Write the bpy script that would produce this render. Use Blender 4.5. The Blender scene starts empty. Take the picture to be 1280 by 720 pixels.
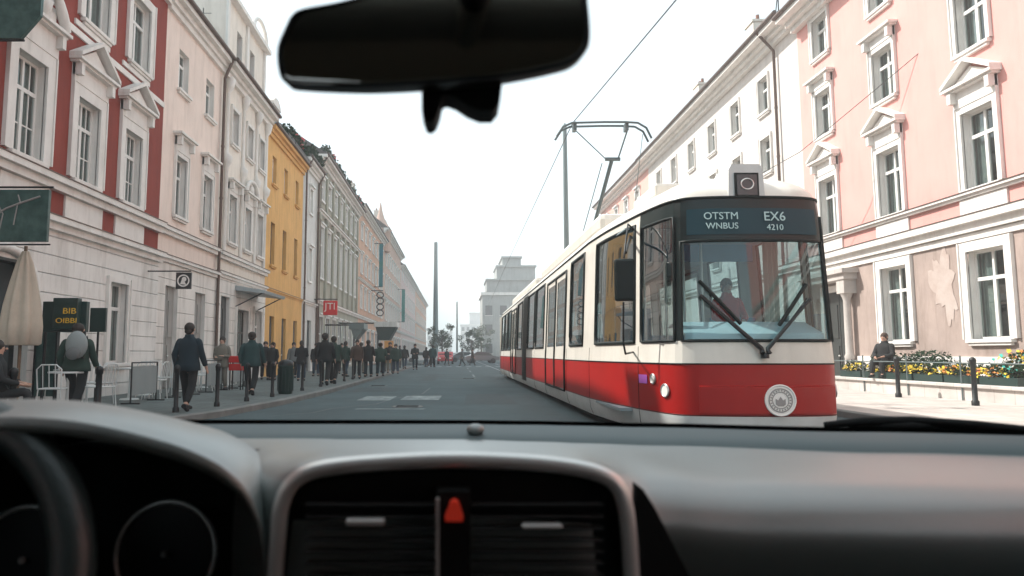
import bpy, math, random
from mathutils import Vector, Matrix
R = math.radians
random.seed(7)
S = bpy.context.scene
COL = S.collection

# ------------------------------------------------------------------ camera
F = 850.0; H = 1.2; PITCH = R(5.5); PX0 = 570.0
cd = bpy.data.cameras.new('camera'); cam = bpy.data.objects.new('camera', cd); COL.objects.link(cam)
cam.location = (0, 0, H); cam.rotation_euler = (R(90) + PITCH, 0, 0)
cd.sensor_width = 36; cd.lens = F / 1280 * 36; cd.shift_x = (640 - PX0) / 1280
cd.clip_start = 0.03; cd.clip_end = 3000
cd.dof.use_dof = True; cd.dof.focus_distance = 11.0; cd.dof.aperture_fstop = 5.2
S.camera = cam

def W(px, py, d):
    """point seen at photo pixel px,py whose distance along the street is d"""
    cx = (px - PX0) / F; cy = (360 - py) / F
    f = Vector((0, math.cos(PITCH), math.sin(PITCH))); u = Vector((0, -math.sin(PITCH), math.cos(PITCH)))
    r = f + Vector((1, 0, 0)) * cx + u * cy
    return Vector((0, 0, H)) + r * (d / r.y)

# ------------------------------------------------------------------ world, sun, exposure
SUN_EL, SUN_AZ = 46.0, -68.0          # azimuth from +y towards -x
w = bpy.data.worlds.new('World'); S.world = w; w.use_nodes = True
nt = w.node_tree; nt.nodes.clear()
out = nt.nodes.new('ShaderNodeOutputWorld'); bg = nt.nodes.new('ShaderNodeBackground')
sky = nt.nodes.new('ShaderNodeTexSky'); sky.sky_type = 'NISHITA'; sky.sun_disc = False
sky.sun_elevation = R(SUN_EL); sky.sun_rotation = R(SUN_AZ); sky.dust_density = 4.0; sky.air_density = 1.0; sky.ozone_density = 1.0
mixs = nt.nodes.new('ShaderNodeMixRGB'); mixs.inputs[0].default_value = 0.62; mixs.inputs[2].default_value = (6.9, 8.2, 8.4, 1)
nt.links.new(sky.outputs[0], mixs.inputs[1]); nt.links.new(mixs.outputs[0], bg.inputs[0]); bg.inputs[1].default_value = 0.08
nt.links.new(bg.outputs[0], out.inputs[0])
sd = bpy.data.lights.new('sun', 'SUN'); sun = bpy.data.objects.new('sun', sd); COL.objects.link(sun)
sd.energy = 2.9; sd.angle = R(0.6); sd.color = (1.0, 0.96, 0.9)
az = R(SUN_AZ); el = R(SUN_EL)
sdir = Vector((math.sin(az) * math.cos(el), math.cos(az) * math.cos(el), math.sin(el)))
sun.rotation_euler = sdir.to_track_quat('Z', 'Y').to_euler()
S.view_settings.view_transform = 'Standard'; S.view_settings.look = 'None'
S.view_settings.exposure = 1.28; S.view_settings.gamma = 1; S.view_settings.use_curve_mapping = False
S.cycles.max_bounces = 8; S.cycles.transparent_max_bounces = 16; S.cycles.volume_bounces = 1
S.cycles.use_denoising = True

# ------------------------------------------------------------------ materials
def mat(name, col, rough=0.7, metal=0.0, var=0.0, vs=1.0, bump=0.0, bs=30.0, coat=0.0, col2=None, spec=0.5, dirt=0.0, emit=0.0):
    m = bpy.data.materials.new(name); m.use_nodes = True
    n = m.node_tree.nodes; l = m.node_tree.links; b = n['Principled BSDF']
    b.inputs['Base Color'].default_value = (*col, 1); b.inputs['Roughness'].default_value = rough
    b.inputs['Metallic'].default_value = metal; b.inputs['Coat Weight'].default_value = coat
    b.inputs['Coat Roughness'].default_value = 0.08
    b.inputs['Specular IOR Level'].default_value = spec
    if emit:
        b.inputs['Emission Color'].default_value = (*col, 1); b.inputs['Emission Strength'].default_value = emit
    tc = n.new('ShaderNodeTexCoord')
    if var:
        c2 = col2 or tuple(c * (1 - var) for c in col)
        nz = n.new('ShaderNodeTexNoise'); nz.inputs['Scale'].default_value = vs; nz.inputs['Detail'].default_value = 8; nz.inputs['Roughness'].default_value = 0.65
        rp = n.new('ShaderNodeValToRGB'); rp.color_ramp.elements[0].position = .36; rp.color_ramp.elements[1].position = .66
        rp.color_ramp.elements[0].color = (*c2, 1); rp.color_ramp.elements[1].color = (*col, 1)
        l.new(tc.outputs['Object'], nz.inputs['Vector']); l.new(nz.outputs[0], rp.inputs[0]); last = rp.outputs[0]
        if dirt:   # streaky weather stains, longer up-down than across
            mp = n.new('ShaderNodeMapping'); mp.inputs['Scale'].default_value = (2.2, 2.2, .35)
            n2 = n.new('ShaderNodeTexNoise'); n2.inputs['Scale'].default_value = 1.3; n2.inputs['Detail'].default_value = 10; n2.inputs['Roughness'].default_value = .7
            r2 = n.new('ShaderNodeValToRGB'); r2.color_ramp.elements[0].position = .48; r2.color_ramp.elements[1].position = .75
            r2.color_ramp.elements[0].color = (0, 0, 0, 1); r2.color_ramp.elements[1].color = (dirt, dirt, dirt, 1)
            mx = n.new('ShaderNodeMixRGB'); mx.inputs[2].default_value = (col[0] * .45, col[1] * .43, col[2] * .4, 1)
            l.new(tc.outputs['Object'], mp.inputs[0]); l.new(mp.outputs[0], n2.inputs['Vector']); l.new(n2.outputs[0], r2.inputs[0])
            l.new(r2.outputs[0], mx.inputs[0]); l.new(last, mx.inputs[1]); last = mx.outputs[0]
        l.new(last, b.inputs['Base Color'])
    if bump:
        nb = n.new('ShaderNodeTexNoise'); nb.inputs['Scale'].default_value = bs; nb.inputs['Detail'].default_value = 6
        bp = n.new('ShaderNodeBump'); bp.inputs['Strength'].default_value = bump; bp.inputs['Distance'].default_value = .02
        l.new(tc.outputs['Object'], nb.inputs['Vector']); l.new(nb.outputs[0], bp.inputs['Height']); l.new(bp.outputs[0], b.inputs['Normal'])
    return m

def glass(name, tint, refl=0.12, rough=0.02):
    m = bpy.data.materials.new(name); m.use_nodes = True
    n = m.node_tree.nodes; l = m.node_tree.links; n.clear()
    o = n.new('ShaderNodeOutputMaterial'); t = n.new('ShaderNodeBsdfTransparent'); g = n.new('ShaderNodeBsdfGlossy'); mx = n.new('ShaderNodeMixShader')
    t.inputs[0].default_value = (*tint, 1); g.inputs['Roughness'].default_value = rough; g.inputs[0].default_value = (.95, 1, 1, 1)
    lw = n.new('ShaderNodeLayerWeight'); lw.inputs[0].default_value = .35
    mr = n.new('ShaderNodeMapRange'); mr.inputs[3].default_value = refl; mr.inputs[4].default_value = .95
    pw = n.new('ShaderNodeMath'); pw.operation = 'POWER'; pw.inputs[1].default_value = 2.0
    l.new(lw.outputs['Facing'], pw.inputs[0]); l.new(pw.outputs[0], mr.inputs[0]); l.new(mr.outputs[0], mx.inputs[0])
    l.new(t.outputs[0], mx.inputs[1]); l.new(g.outputs[0], mx.inputs[2]); l.new(mx.outputs[0], o.inputs[0])
    return m

def clear(name):
    m = bpy.data.materials.new(name); m.use_nodes = True
    n = m.node_tree.nodes; n.clear(); o = n.new('ShaderNodeOutputMaterial'); t = n.new('ShaderNodeBsdfTransparent')
    t.inputs[0].default_value = (1, 1, 1, 1); m.node_tree.links.new(t.outputs[0], o.inputs[0]); return m

def stucco(name, col, var=.14, dirt=.5): return mat(name, col, .88, var=var, vs=.7, bump=.25, bs=40, dirt=dirt)
def rusticated(name, col, step=.42):
    """plaster with horizontal grooves"""
    m = stucco(name, col, .12, .7); n = m.node_tree.nodes; l = m.node_tree.links; b = n['Principled BSDF']
    tc = n.new('ShaderNodeTexCoord'); sp = n.new('ShaderNodeSeparateXYZ'); md = n.new('ShaderNodeMath'); md.operation = 'PINGPONG'; md.inputs[1].default_value = step / 2
    rp = n.new('ShaderNodeMapRange'); rp.inputs[1].default_value = 0; rp.inputs[2].default_value = .018
    bp = n.new('ShaderNodeBump'); bp.inputs['Distance'].default_value = .05; bp.inputs['Strength'].default_value = .8
    l.new(tc.outputs['Object'], sp.inputs[0]); l.new(sp.outputs[2], md.inputs[0]); l.new(md.outputs[0], rp.inputs[0]); l.new(rp.outputs[0], bp.inputs['Height']); l.new(bp.outputs[0], b.inputs['Normal'])
    return m

M = dict(
    asphalt=mat('asphalt', (.055, .09, .097), .8, var=.35, vs=.5, bump=.4, bs=60, dirt=.35),
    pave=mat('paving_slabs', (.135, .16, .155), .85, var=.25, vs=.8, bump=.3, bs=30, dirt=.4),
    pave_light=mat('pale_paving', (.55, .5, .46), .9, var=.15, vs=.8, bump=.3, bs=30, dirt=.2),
    asphalt_new=mat('asphalt_new', (.042, .062, .066), .8, var=.25, vs=2, bump=.3), gasket_road=mat('crack_sealant', (.02, .028, .03), .5),
    kerb=mat('kerb_stone', (.2, .2, .19), .85, var=.3, vs=2, bump=.3),
    paint=mat('road_paint', (.3, .34, .33), .7, var=.75, vs=3.5, col2=(.08, .105, .11)),
    rail=mat('rail_steel', (.35, .35, .36), .35, 1.0),
    white_pl=rusticated('white_rusticated_plaster', (.81, .78, .74)),
    redp=stucco('red_plaster', (.27, .05, .035)),
    trim=mat('white_trim', (.8, .77, .73), .85, var=.12, vs=1.5, dirt=.4, bump=.15),
    blush=stucco('blush_plaster', (.83, .69, .61), .1, .35),
    blush_g=rusticated('cream_ground_plaster', (.82, .77, .72), .5),
    cream=stucco('cream_plaster', (.8, .73, .65), .1, .4),
    yellow=stucco('ochre_plaster', (.74, .42, .14)),
    pale=stucco('pale_plaster', (.68, .68, .66)),
    greycream=stucco('grey_cream_plaster', (.4, .39, .32)),
    peach=stucco('peach_plaster', (.66, .40, .28)),
    beige=stucco('beige_plaster', (.6, .41, .33)),
    rose=stucco('rose_plaster', (.66, .5, .47)),
    salmon=stucco('salmon_plaster', (.76, .38, .34), .08, .22),
    mauve=stucco('mauve_ground_plaster', (.42, .33, .29), .25, .7),
    rwhite=stucco('warm_white_plaster', (.7, .65, .61), .1, .4),
    rpink=stucco('pale_red_plaster', (.74, .4, .34), .08, .2),
    oldpl=mat('bare_plaster', (.49, .42, .38), .95, var=.25, vs=3, col2=(.42, .33, .29)),
    grey_b=stucco('grey_concrete', (.35, .37, .36)),
    tile=mat('roof_slate', (.13, .12, .115), .8, var=.4, vs=3, bump=.5, bs=12),
    tile_red=mat('roof_clay', (.26, .12, .08), .85, var=.4, vs=3, bump=.5, bs=12),
    zinc=mat('zinc_sheet', (.42, .48, .5), .5, .3, var=.2, vs=1),
    pipe=mat('downpipe_brown', (.11, .075, .06), .5, .3),
    frame=mat('window_paint', (.74, .73, .7), .5), frame_d=mat('dark_joinery', (.07, .06, .05), .5),
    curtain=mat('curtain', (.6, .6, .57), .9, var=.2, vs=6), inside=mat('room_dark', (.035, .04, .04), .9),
    wglass=glass('window_glass', (.45, .53, .52), .055), fglass=mat('far_window_glass', (.06, .075, .08), .12),
    door=mat('door_grey', (.33, .32, .3), .6, var=.2), door_d=mat('door_dark', (.035, .04, .038), .5),
    black=mat('black_metal', (.014, .016, .017), .45, .3), dkgreen=mat('dark_green_metal', (.012, .035, .03), .45),
    cream_t=mat('tram_cream', (.78, .74, .66), .38, coat=.3, var=.1, vs=1.2, dirt=.3), red_t=mat('tram_red', (.36, .006, .004), .45, coat=.1, spec=.3, var=.1, vs=2, dirt=.1),
    skirt=mat('tram_skirt_grey', (.66, .67, .65), .45, var=.15, vs=3), gasket=mat('rubber_black', (.006, .012, .011), .5, spec=.25),
    mask=mat('tram_black_mask', (.006, .016, .016), .3, spec=.35),
    tglass=glass('tram_side_glass', (.5, .6, .6), .2), tscreen=glass('tram_windscreen_glass', (.6, .78, .82), .07),
    signblue=mat('destination_panel', (.002, .04, .055), .4, spec=.3), led=mat('sign_letters', (.36, .5, .5), .5, emit=.08),
    lamp=mat('lamp_glass', (.85, .84, .78), .12, coat=.6), purple=mat('purple_lamp', (.45, .12, .5), .3),
    chrome=mat('silver', (.7, .7, .68), .28, .9), badge=mat('badge_white', (.85, .82, .78), .4), badge_d=mat('badge_grey', (.3, .28, .27), .5),
    seatb=mat('seat_blue', (.05, .22, .36), .8), t_in=mat('tram_interior_grey', (.28, .34, .36), .7), t_desk=mat('driver_desk_grey', (.6, .68, .7), .6),
    blind=mat('cab_curtain', (.5, .45, .36), .9),
    steel=mat('pole_steel', (.16, .2, .2), .5, .5), wire=mat('wire', (.05, .05, .05), .6), panto=mat('pantograph_steel', (.10, .13, .135), .5, .3),
    dash=mat('dash_plastic', (.075, .1, .094), .45, bump=.3, bs=900, spec=1.0, coat=1.0), dash_l=mat('dash_ledge', (.07, .10, .105), .6),
    interior=mat('black_plastic', (.006, .007, .007), .7, spec=.15), inter_s=mat('black_satin_plastic', (.007, .008, .008), .4, spec=.2),
    silver=mat('vent_trim_silver', (.78, .78, .76), .38, .6), hazard=mat('hazard_red', (.72, .05, .025), .35, emit=.06), louvre=mat('louvre_plastic', (.03, .032, .032), .32),
    mirror=mat('mirror_glass_dimmed', (.75, .68, .56), .1, 1.0), leather=mat('wheel_leather', (.02, .03, .03), .38, bump=.1, bs=200),
    liner=mat('headliner', (.14, .12, .1), .9), tint=mat('opaque_dark_pane', (.01, .012, .012), .08), carbody=mat('car_paint_dark', (.03, .035, .035), .3, coat=.7), clear=clear('clean_glass'),
    skin=mat('skin', (.5, .3, .22), .6), hair=mat('hair_dark', (.025, .018, .014), .7),
    c_navy=mat('coat_navy', (.01, .024, .034), .9), c_black=mat('coat_black', (.012, .014, .015), .9), c_teal=mat('coat_teal', (.018, .05, .052), .9),
    c_tan=mat('coat_greige', (.16, .15, .125), .9), c_red=mat('coat_red', (.5, .02, .02), .85), c_green=mat('coat_green', (.02, .045, .035), .9),
    c_brown=mat('coat_brown', (.06, .035, .025), .9), c_grey=mat('coat_grey', (.14, .15, .15), .9), c_denim=mat('denim', (.03, .05, .08), .9),
    umb=mat('parasol_canvas', (.55, .47, .38), .9, var=.15, vs=3), bluebag=mat('greyblue_bag', (.25, .28, .28), .8),
    cafe=mat('bistro_grey_metal', (.68, .7, .69), .5, .2), wood=mat('wood', (.2, .12, .07), .6, var=.3, vs=6),
    signgreen=mat('sign_dark_green', (.008, .045, .038), .4, var=.6, vs=4, col2=(.05, .11, .10)), yellow_l=mat('yellow_letters', (.85, .5, .05), .5),
    signred=mat('sign_red', (.6, .012, .012), .4), signwhite=mat('sign_white', (.8, .74, .7), .5), signblack=mat('sign_black', (.015, .015, .017), .4),
    banner=mat('banner_blue', (.02, .16, .32), .7, var=.5, vs=.6, col2=(.02, .2, .15)), banner_g=mat('banner_green', (.03, .22, .2), .7), orange=mat('orange_panel', (.6, .3, .1), .6),
    leaf=mat('leaf', (.04, .07, .03), .7, var=.5, vs=3), leaf_d=mat('leaf_dark', (.014, .042, .018), .8, var=.5, vs=3, spec=.1), bark=mat('bark', (.08, .06, .045), .9, bump=.5),
    fl_y=mat('petal_yellow', (.85, .62, .05), .6), fl_w=mat('petal_white', (.85, .8, .7), .6), fl_o=mat('petal_orange', (.8, .28, .06), .6), fl_t=mat('petal_teal', (.06, .5, .42), .6), fl_r=mat('petal_red', (.5, .04, .05), .6),
    stone=mat('pale_stone', (.62, .57, .53), .85, var=.2, vs=2, bump=.2), carred=mat('car_red', (.5, .02, .02), .3, coat=.7), carwhite=mat('car_white', (.7, .7, .7), .3, coat=.7), cargrey=mat('car_grey', (.12, .13, .14), .3, coat=.7),
    tyre=mat('tyre', (.02, .02, .02), .8), clock=mat('spire_copper', (.3, .36, .34), .7, var=.3),
)

def slabs(m, sc, dark):
    n = m.node_tree.nodes; l = m.node_tree.links; b = n['Principled BSDF']; src = b.inputs['Base Color'].links[0].from_socket
    tc = n.new('ShaderNodeTexCoord'); br = n.new('ShaderNodeTexBrick'); br.inputs['Scale'].default_value = sc; br.inputs['Mortar Size'].default_value = .012
    br.inputs['Color1'].default_value = (1, 1, 1, 1); br.inputs['Color2'].default_value = (.84, .84, .84, 1); br.inputs['Mortar'].default_value = (dark, dark, dark, 1); br.inputs['Brick Width'].default_value = .5; br.inputs['Row Height'].default_value = .5
    mx = n.new('ShaderNodeMixRGB'); mx.blend_type = 'MULTIPLY'; mx.inputs[0].default_value = 1
    l.new(tc.outputs['Object'], br.inputs['Vector']); l.new(src, mx.inputs[1]); l.new(br.outputs['Color'], mx.inputs[2]); l.new(mx.outputs[0], b.inputs['Base Color'])
slabs(M['pave'], 1.0, .5); slabs(M['pave_light'], 1.0, .6); slabs(M['stone'], .9, .7)
# ------------------------------------------------------------------ mesh builder
ORG = {}
class MB:
    def __init__(s): s.v = []; s.f = []; s.m = []; s.sm = []
    def add(s, vs, fs, mi=0, smooth=False):
        o = len(s.v); s.v += [tuple(p) for p in vs]
        for f in fs: s.f.append(tuple(i + o for i in f)); s.m.append(mi); s.sm.append(smooth)
    def box(s, x0, x1, y0, y1, z0, z1, mi=0):
        x0, x1 = min(x0, x1), max(x0, x1); y0, y1 = min(y0, y1), max(y0, y1); z0, z1 = min(z0, z1), max(z0, z1)
        v = [(x, y, z) for x in (x0, x1) for y in (y0, y1) for z in (z0, z1)]
        s.add(v, [(0, 1, 3, 2), (4, 6, 7, 5), (0, 4, 5, 1), (2, 3, 7, 6), (0, 2, 6, 4), (1, 5, 7, 3)], mi)
    def rbox(s, c, size, rot=None, mi=0):
        """box given centre, size and a rotation matrix"""
        hx, hy, hz = [a / 2 for a in size]; v = [Vector((x, y, z)) for x in (-hx, hx) for y in (-hy, hy) for z in (-hz, hz)]
        if rot: v = [rot @ p for p in v]
        s.add([p + Vector(c) for p in v], [(0, 1, 3, 2), (4, 6, 7, 5), (0, 4, 5, 1), (2, 3, 7, 6), (0, 2, 6, 4), (1, 5, 7, 3)], mi)
    def quad(s, a, b, c, d, mi=0): s.add([a, b, c, d], [(0, 1, 2, 3)], mi)
    def prism(s, pts, vec, mi=0, smooth=False):
        n = len(pts); vec = Vector(vec); a = [Vector(p) for p in pts]; b = [p + vec for p in a]
        s.add(a + b, [tuple(range(n))[::-1], tuple(range(n, 2 * n))], mi)
        s.add(a + b, [(i, (i + 1) % n, n + (i + 1) % n, n + i) for i in range(n)], mi, smooth)
    def tube(s, pts, r, n=8, mi=0, caps=True, closed=False, sy=1.0):
        P = [Vector(p) for p in pts]; k = len(P); rs = r if isinstance(r, (list, tuple)) else [r] * k
        rings = []; up0 = None
        for i in range(k):
            if closed: t = P[(i + 1) % k] - P[i - 1]
            else: t = P[min(i + 1, k - 1)] - P[max(i - 1, 0)]
            t.normalize()
            if up0 is None: up0 = Vector((0, 0, 1)) if abs(t.z) < .9 else Vector((0, 1, 0))
            a = (up0 - t * up0.dot(t)).normalized(); up0 = a; b = t.cross(a)
            rings.append([P[i] + (a * math.cos(q) * sy + b * math.sin(q)) * rs[i] for q in [2 * math.pi * j / n for j in range(n)]])
        vs = [p for rg in rings for p in rg]; fs = []
        for i in range(k if closed else k - 1):
            i2 = (i + 1) % k
            for j in range(n): fs.append((i * n + j, i * n + (j + 1) % n, i2 * n + (j + 1) % n, i2 * n + j))
        s.add(vs, fs, mi, True)
        if caps and not closed:
            s.add(rings[0], [tuple(range(n))[::-1]], mi); s.add(rings[-1], [tuple(range(n))], mi)
    def lathe(s, prof, c=(0, 0, 0), n=16, mi=0):
        c = Vector(c); vs = []; k = len(prof)
        for (r, z) in prof:
            for j in range(n):
                q = 2 * math.pi * j / n; vs.append(c + Vector((r * math.cos(q), r * math.sin(q), z)))
        fs = [(i * n + j, i * n + (j + 1) % n, (i + 1) * n + (j + 1) % n, (i + 1) * n + j) for i in range(k - 1) for j in range(n)]
        s.add(vs, fs, mi, True); s.add(vs[:n], [tuple(range(n))[::-1]], mi); s.add(vs[-n:], [tuple(range(n))], mi)
    def ball(s, c, r, n=10, m=7, mi=0):
        c = Vector(c); r = (r, r, r) if isinstance(r, (int, float)) else r; vs = []
        for i in range(m + 1):
            ph = math.pi * i / m
            for j in range(n):
                q = 2 * math.pi * j / n; vs.append(c + Vector((r[0] * math.sin(ph) * math.cos(q), r[1] * math.sin(ph) * math.sin(q), -r[2] * math.cos(ph))))
        s.add(vs, [(i * n + j, i * n + (j + 1) % n, (i + 1) * n + (j + 1) % n, (i + 1) * n + j) for i in range(m) for j in range(n)], mi, True)
    def grid(s, rows, mi=0, smooth=True):
        k = len(rows[0]); vs = [p for r in rows for p in r]
        s.add(vs, [(i * k + j, i * k + j + 1, (i + 1) * k + j + 1, (i + 1) * k + j) for i in range(len(rows) - 1) for j in range(k - 1)], mi, smooth)
    def disc(s, c, r, nrm, n=20, mi=0, r0=0):
        c = Vector(c); nrm = Vector(nrm).normalized(); a = nrm.orthogonal().normalized(); b = nrm.cross(a)
        o = [c + (a * math.cos(2 * math.pi * j / n) + b * math.sin(2 * math.pi * j / n)) * r for j in range(n)]
        if r0:
            i_ = [c + (a * math.cos(2 * math.pi * j / n) + b * math.sin(2 * math.pi * j / n)) * r0 for j in range(n)]
            s.add(o + i_, [(j, (j + 1) % n, n + (j + 1) % n, n + j) for j in range(n)], mi)
        else: s.add(o, [tuple(range(n))], mi)
    def build(s, name, mats, parent=None, bevel=0.0, weld=False):
        if isinstance(mats, str): mats = [mats]
        me = bpy.data.meshes.new(name); org = Vector(ORG.get(parent.name, (0, 0, 0))) if parent else Vector((0, 0, 0))
        me.from_pydata([tuple(Vector(p) - org) for p in s.v], [], s.f)
        for k in mats: me.materials.append(M[k])
        me.polygons.foreach_set('material_index', s.m); me.polygons.foreach_set('use_smooth', s.sm); me.update()
        o = bpy.data.objects.new(name, me); COL.objects.link(o)
        if parent: o.parent = parent; ORG[o.name] = tuple(org)
        if bevel:
            b = o.modifiers.new('bevel', 'BEVEL'); b.width = bevel; b.segments = 2; b.limit_method = 'ANGLE'; b.angle_limit = R(40)
        return o

def tag(o, label=None, cat=None, group=None, kind=None):
    if label: o['label'] = label
    if cat: o['category'] = cat
    if group: o['group'] = group
    if kind: o['kind'] = kind
    return o
def empty(name, loc, label=None, cat=None, group=None):
    o = bpy.data.objects.new(name, None); COL.objects.link(o); o.location = loc; o.empty_display_size = .2
    ORG[o.name] = tuple(loc); return tag(o, label, cat, group)
def copy_tree(o, parent=None):
    c = o.copy(); COL.objects.link(c); c.parent = parent
    for ch in list(o.children):
        if ch.name in bpy.data.objects: copy_tree(ch, c)
    return c
def text_mesh(name, txt, size, mats, parent, loc, rot, depth=.004, align='CENTER', sx=1.0):
    cu = bpy.data.curves.new(name, 'FONT'); cu.body = txt; cu.size = size; cu.extrude = depth; cu.align_x = align; cu.align_y = 'CENTER'
    cu.resolution_u = 3
    t = bpy.data.objects.new('tmp_text', cu); COL.objects.link(t); bpy.context.view_layer.update()
    me = bpy.data.meshes.new_from_object(t.evaluated_get(bpy.context.evaluated_depsgraph_get())); bpy.data.objects.remove(t)
    me.materials.clear(); me.materials.append(M[mats]); me.name = name
    o = bpy.data.objects.new(name, me); COL.objects.link(o); org = Vector(ORG.get(parent.name, (0, 0, 0)))
    o.parent = parent; o.location = Vector(loc) - org; o.rotation_euler = rot; o.scale = (sx, 1, 1); return o
ORD = 'first second third fourth fifth sixth seventh eighth ninth tenth eleventh twelfth thirteenth fourteenth fifteenth sixteenth seventeenth eighteenth nineteenth twentieth'.split()

# ------------------------------------------------------------------ ground, road, pavements
def sheet(name, pts, m, z):
    b = MB(); b.add([(x, y, z) for x, y in pts], [tuple(range(len(pts)))]); return tag(b.build(name, m), kind='structure')
b = MB(); b.add([(-900, -300, -.02), (900, -300, -.02), (900, 1500, -.02), (-900, 1500, -.02)], [(0, 1, 2, 3)]); tag(b.build('ground', 'pave'), kind='structure')
KL = [(-6.9, -20), (-6.9, 6), (-6.3, 8), (-5.2, 10.5), (-4.45, 13), (-4.05, 16), (-3.85, 20), (-3.75, 26), (-3.72, 64)]
KR = [(7.3, -20), (7.3, 64)]
sheet('road', [(-14, -20), (14, -20), (14, 75), (-14, 75)], 'asphalt', 0.0)
sheet('cross_street', [(-120, 64.5), (120, 64.5), (120, 74), (-120, 74)], 'asphalt', 0.004)
sheet('far_road', [(-4, 74), (10, 74), (10, 400), (-4, 400)], 'asphalt', 0.0)
def pavement(name, kerb, xout, m, z=.12):
    b = MB(); t = .16; s = 1 if kerb[0][0] > 0 else -1
    inner = [(x + s * t, y) for x, y in kerb]
    n = len(kerb)
    b.add([(x, y, z) for x, y in inner] + [(xout, y, z) for x, y in kerb], [(i, i + 1, n + i + 1, n + i) for i in range(n - 1)])
    o = tag(b.build(name, m), kind='structure')
    k = MB()
    k.grid([[(x, y, -.01) for x, y in kerb], [(x, y, z - .012) for x, y in kerb], [(x + s * .02, y, z + .006) for x, y in kerb], [(x + s * t, y, z + .006) for x, y in kerb], [(x + s * t, y, z - .02) for x, y in kerb]], 0, False)
    tag(k.build('kerb', 'kerb'), kind='structure')
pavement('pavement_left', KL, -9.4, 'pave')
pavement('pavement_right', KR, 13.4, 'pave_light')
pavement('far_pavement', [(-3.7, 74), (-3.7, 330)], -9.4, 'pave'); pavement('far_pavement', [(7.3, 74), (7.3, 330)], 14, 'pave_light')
b = MB()
for x0, x1, y0, y1 in [(-2.55, -1.7, 17.6, 19.3), (-1.45, -.45, 17.8, 19.5), (-2.2, -.7, 14.8, 15.0)]:
    b.quad((x0, y0, .006), (x1, y0, .006), (x1 + .05, y1, .006), (x0 + .05, y1, .006))
for i in range(12): b.quad((-3.6 + i * .9, 61, .006), (-3.1 + i * .9, 61, .006), (-3.1 + i * .9, 64, .006), (-3.6 + i * .9, 64, .006))
for i in range(1, 4): b.quad((.9, 26 + 9 * i, .006), (1.0, 26 + 9 * i, .006), (1.0, 30 + 9 * i, .006), (.9, 30 + 9 * i, .006))
tag(b.build('road_marking', 'paint'), kind='structure')
for (x, y) in ((-1.1, 15.6), (-2.9, 25.5), (.6, 33)):
    o = empty('manhole_cover', (x, y, 0), {15.6: 'round iron manhole cover in the near lane', 25.5: 'round iron manhole cover close to the left kerb', 33: 'round iron manhole cover further down the road'}[y], 'manhole cover'); b = MB(); b.lathe([(.36, .001), (.36, .008), (.31, .009)], (x, y, 0), 24); b.build('ring', 'kerb', o)
    b = MB(); b.disc((x, y, .0105), .3, (0, 0, 1), 24); [b.box(x - .25, x + .25, y - .25 + k * .1, y - .22 + k * .1, .0108, .016) for k in range(6)]; b.build('lid', 'black', o)
b = MB()
for (x0, x1, y0, y1) in ((-3.5, -1.9, 21.5, 24.3), (.2, 1.5, 16.2, 20.5), (-1.6, -.9, 30, 39)): b.quad((x0, y0, .0035), (x1, y0 + .1, .0035), (x1 - .1, y1, .0035), (x0 + .1, y1 - .2, .0035))
tag(b.build('road_patch', 'asphalt_new'), kind='structure')
b = MB()
for pts in ([(-3.6, 13.2), (-2.9, 14.0), (-2.7, 15.1), (-1.9, 16.3), (-1.7, 18.2), (-1.0, 20.4), (-.9, 24)], [(-3.2, 26), (-2.1, 26.6), (-.6, 26.2), (.9, 26.9), (2, 26.5)]):
    for p_, q_ in zip(pts, pts[1:]): v = Vector((p_[1] - q_[1], q_[0] - p_[0])).normalized() * .018; b.quad((p_[0] - v.x, p_[1] - v.y, .0045), (p_[0] + v.x, p_[1] + v.y, .0045), (q_[0] + v.x, q_[1] + v.y, .0045), (q_[0] - v.x, q_[1] - v.y, .0045))
tag(b.build('road_crack_seal', 'gasket_road'), kind='structure')
b = MB()
for x in (3.1, 4.54): b.box(x - .035, x + .035, -20, 200, .002, .012)
tag(b.build('tram_track', 'rail'), kind='structure')

# ------------------------------------------------------------------ buildings
class Side:
    def __init__(s, X, sg): s.X = X; s.s = sg
    def p(s, n, u, z): return (s.X + s.s * n, u, z)
    def box(s, b, n0, n1, u0, u1, z0, z1, mi=0): b.box(s.X + s.s * n0, s.X + s.s * n1, u0, u1, z0, z1, mi)
LEFT = Side(-9.0, 1); RIGHT = Side(13.0, -1)

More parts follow.
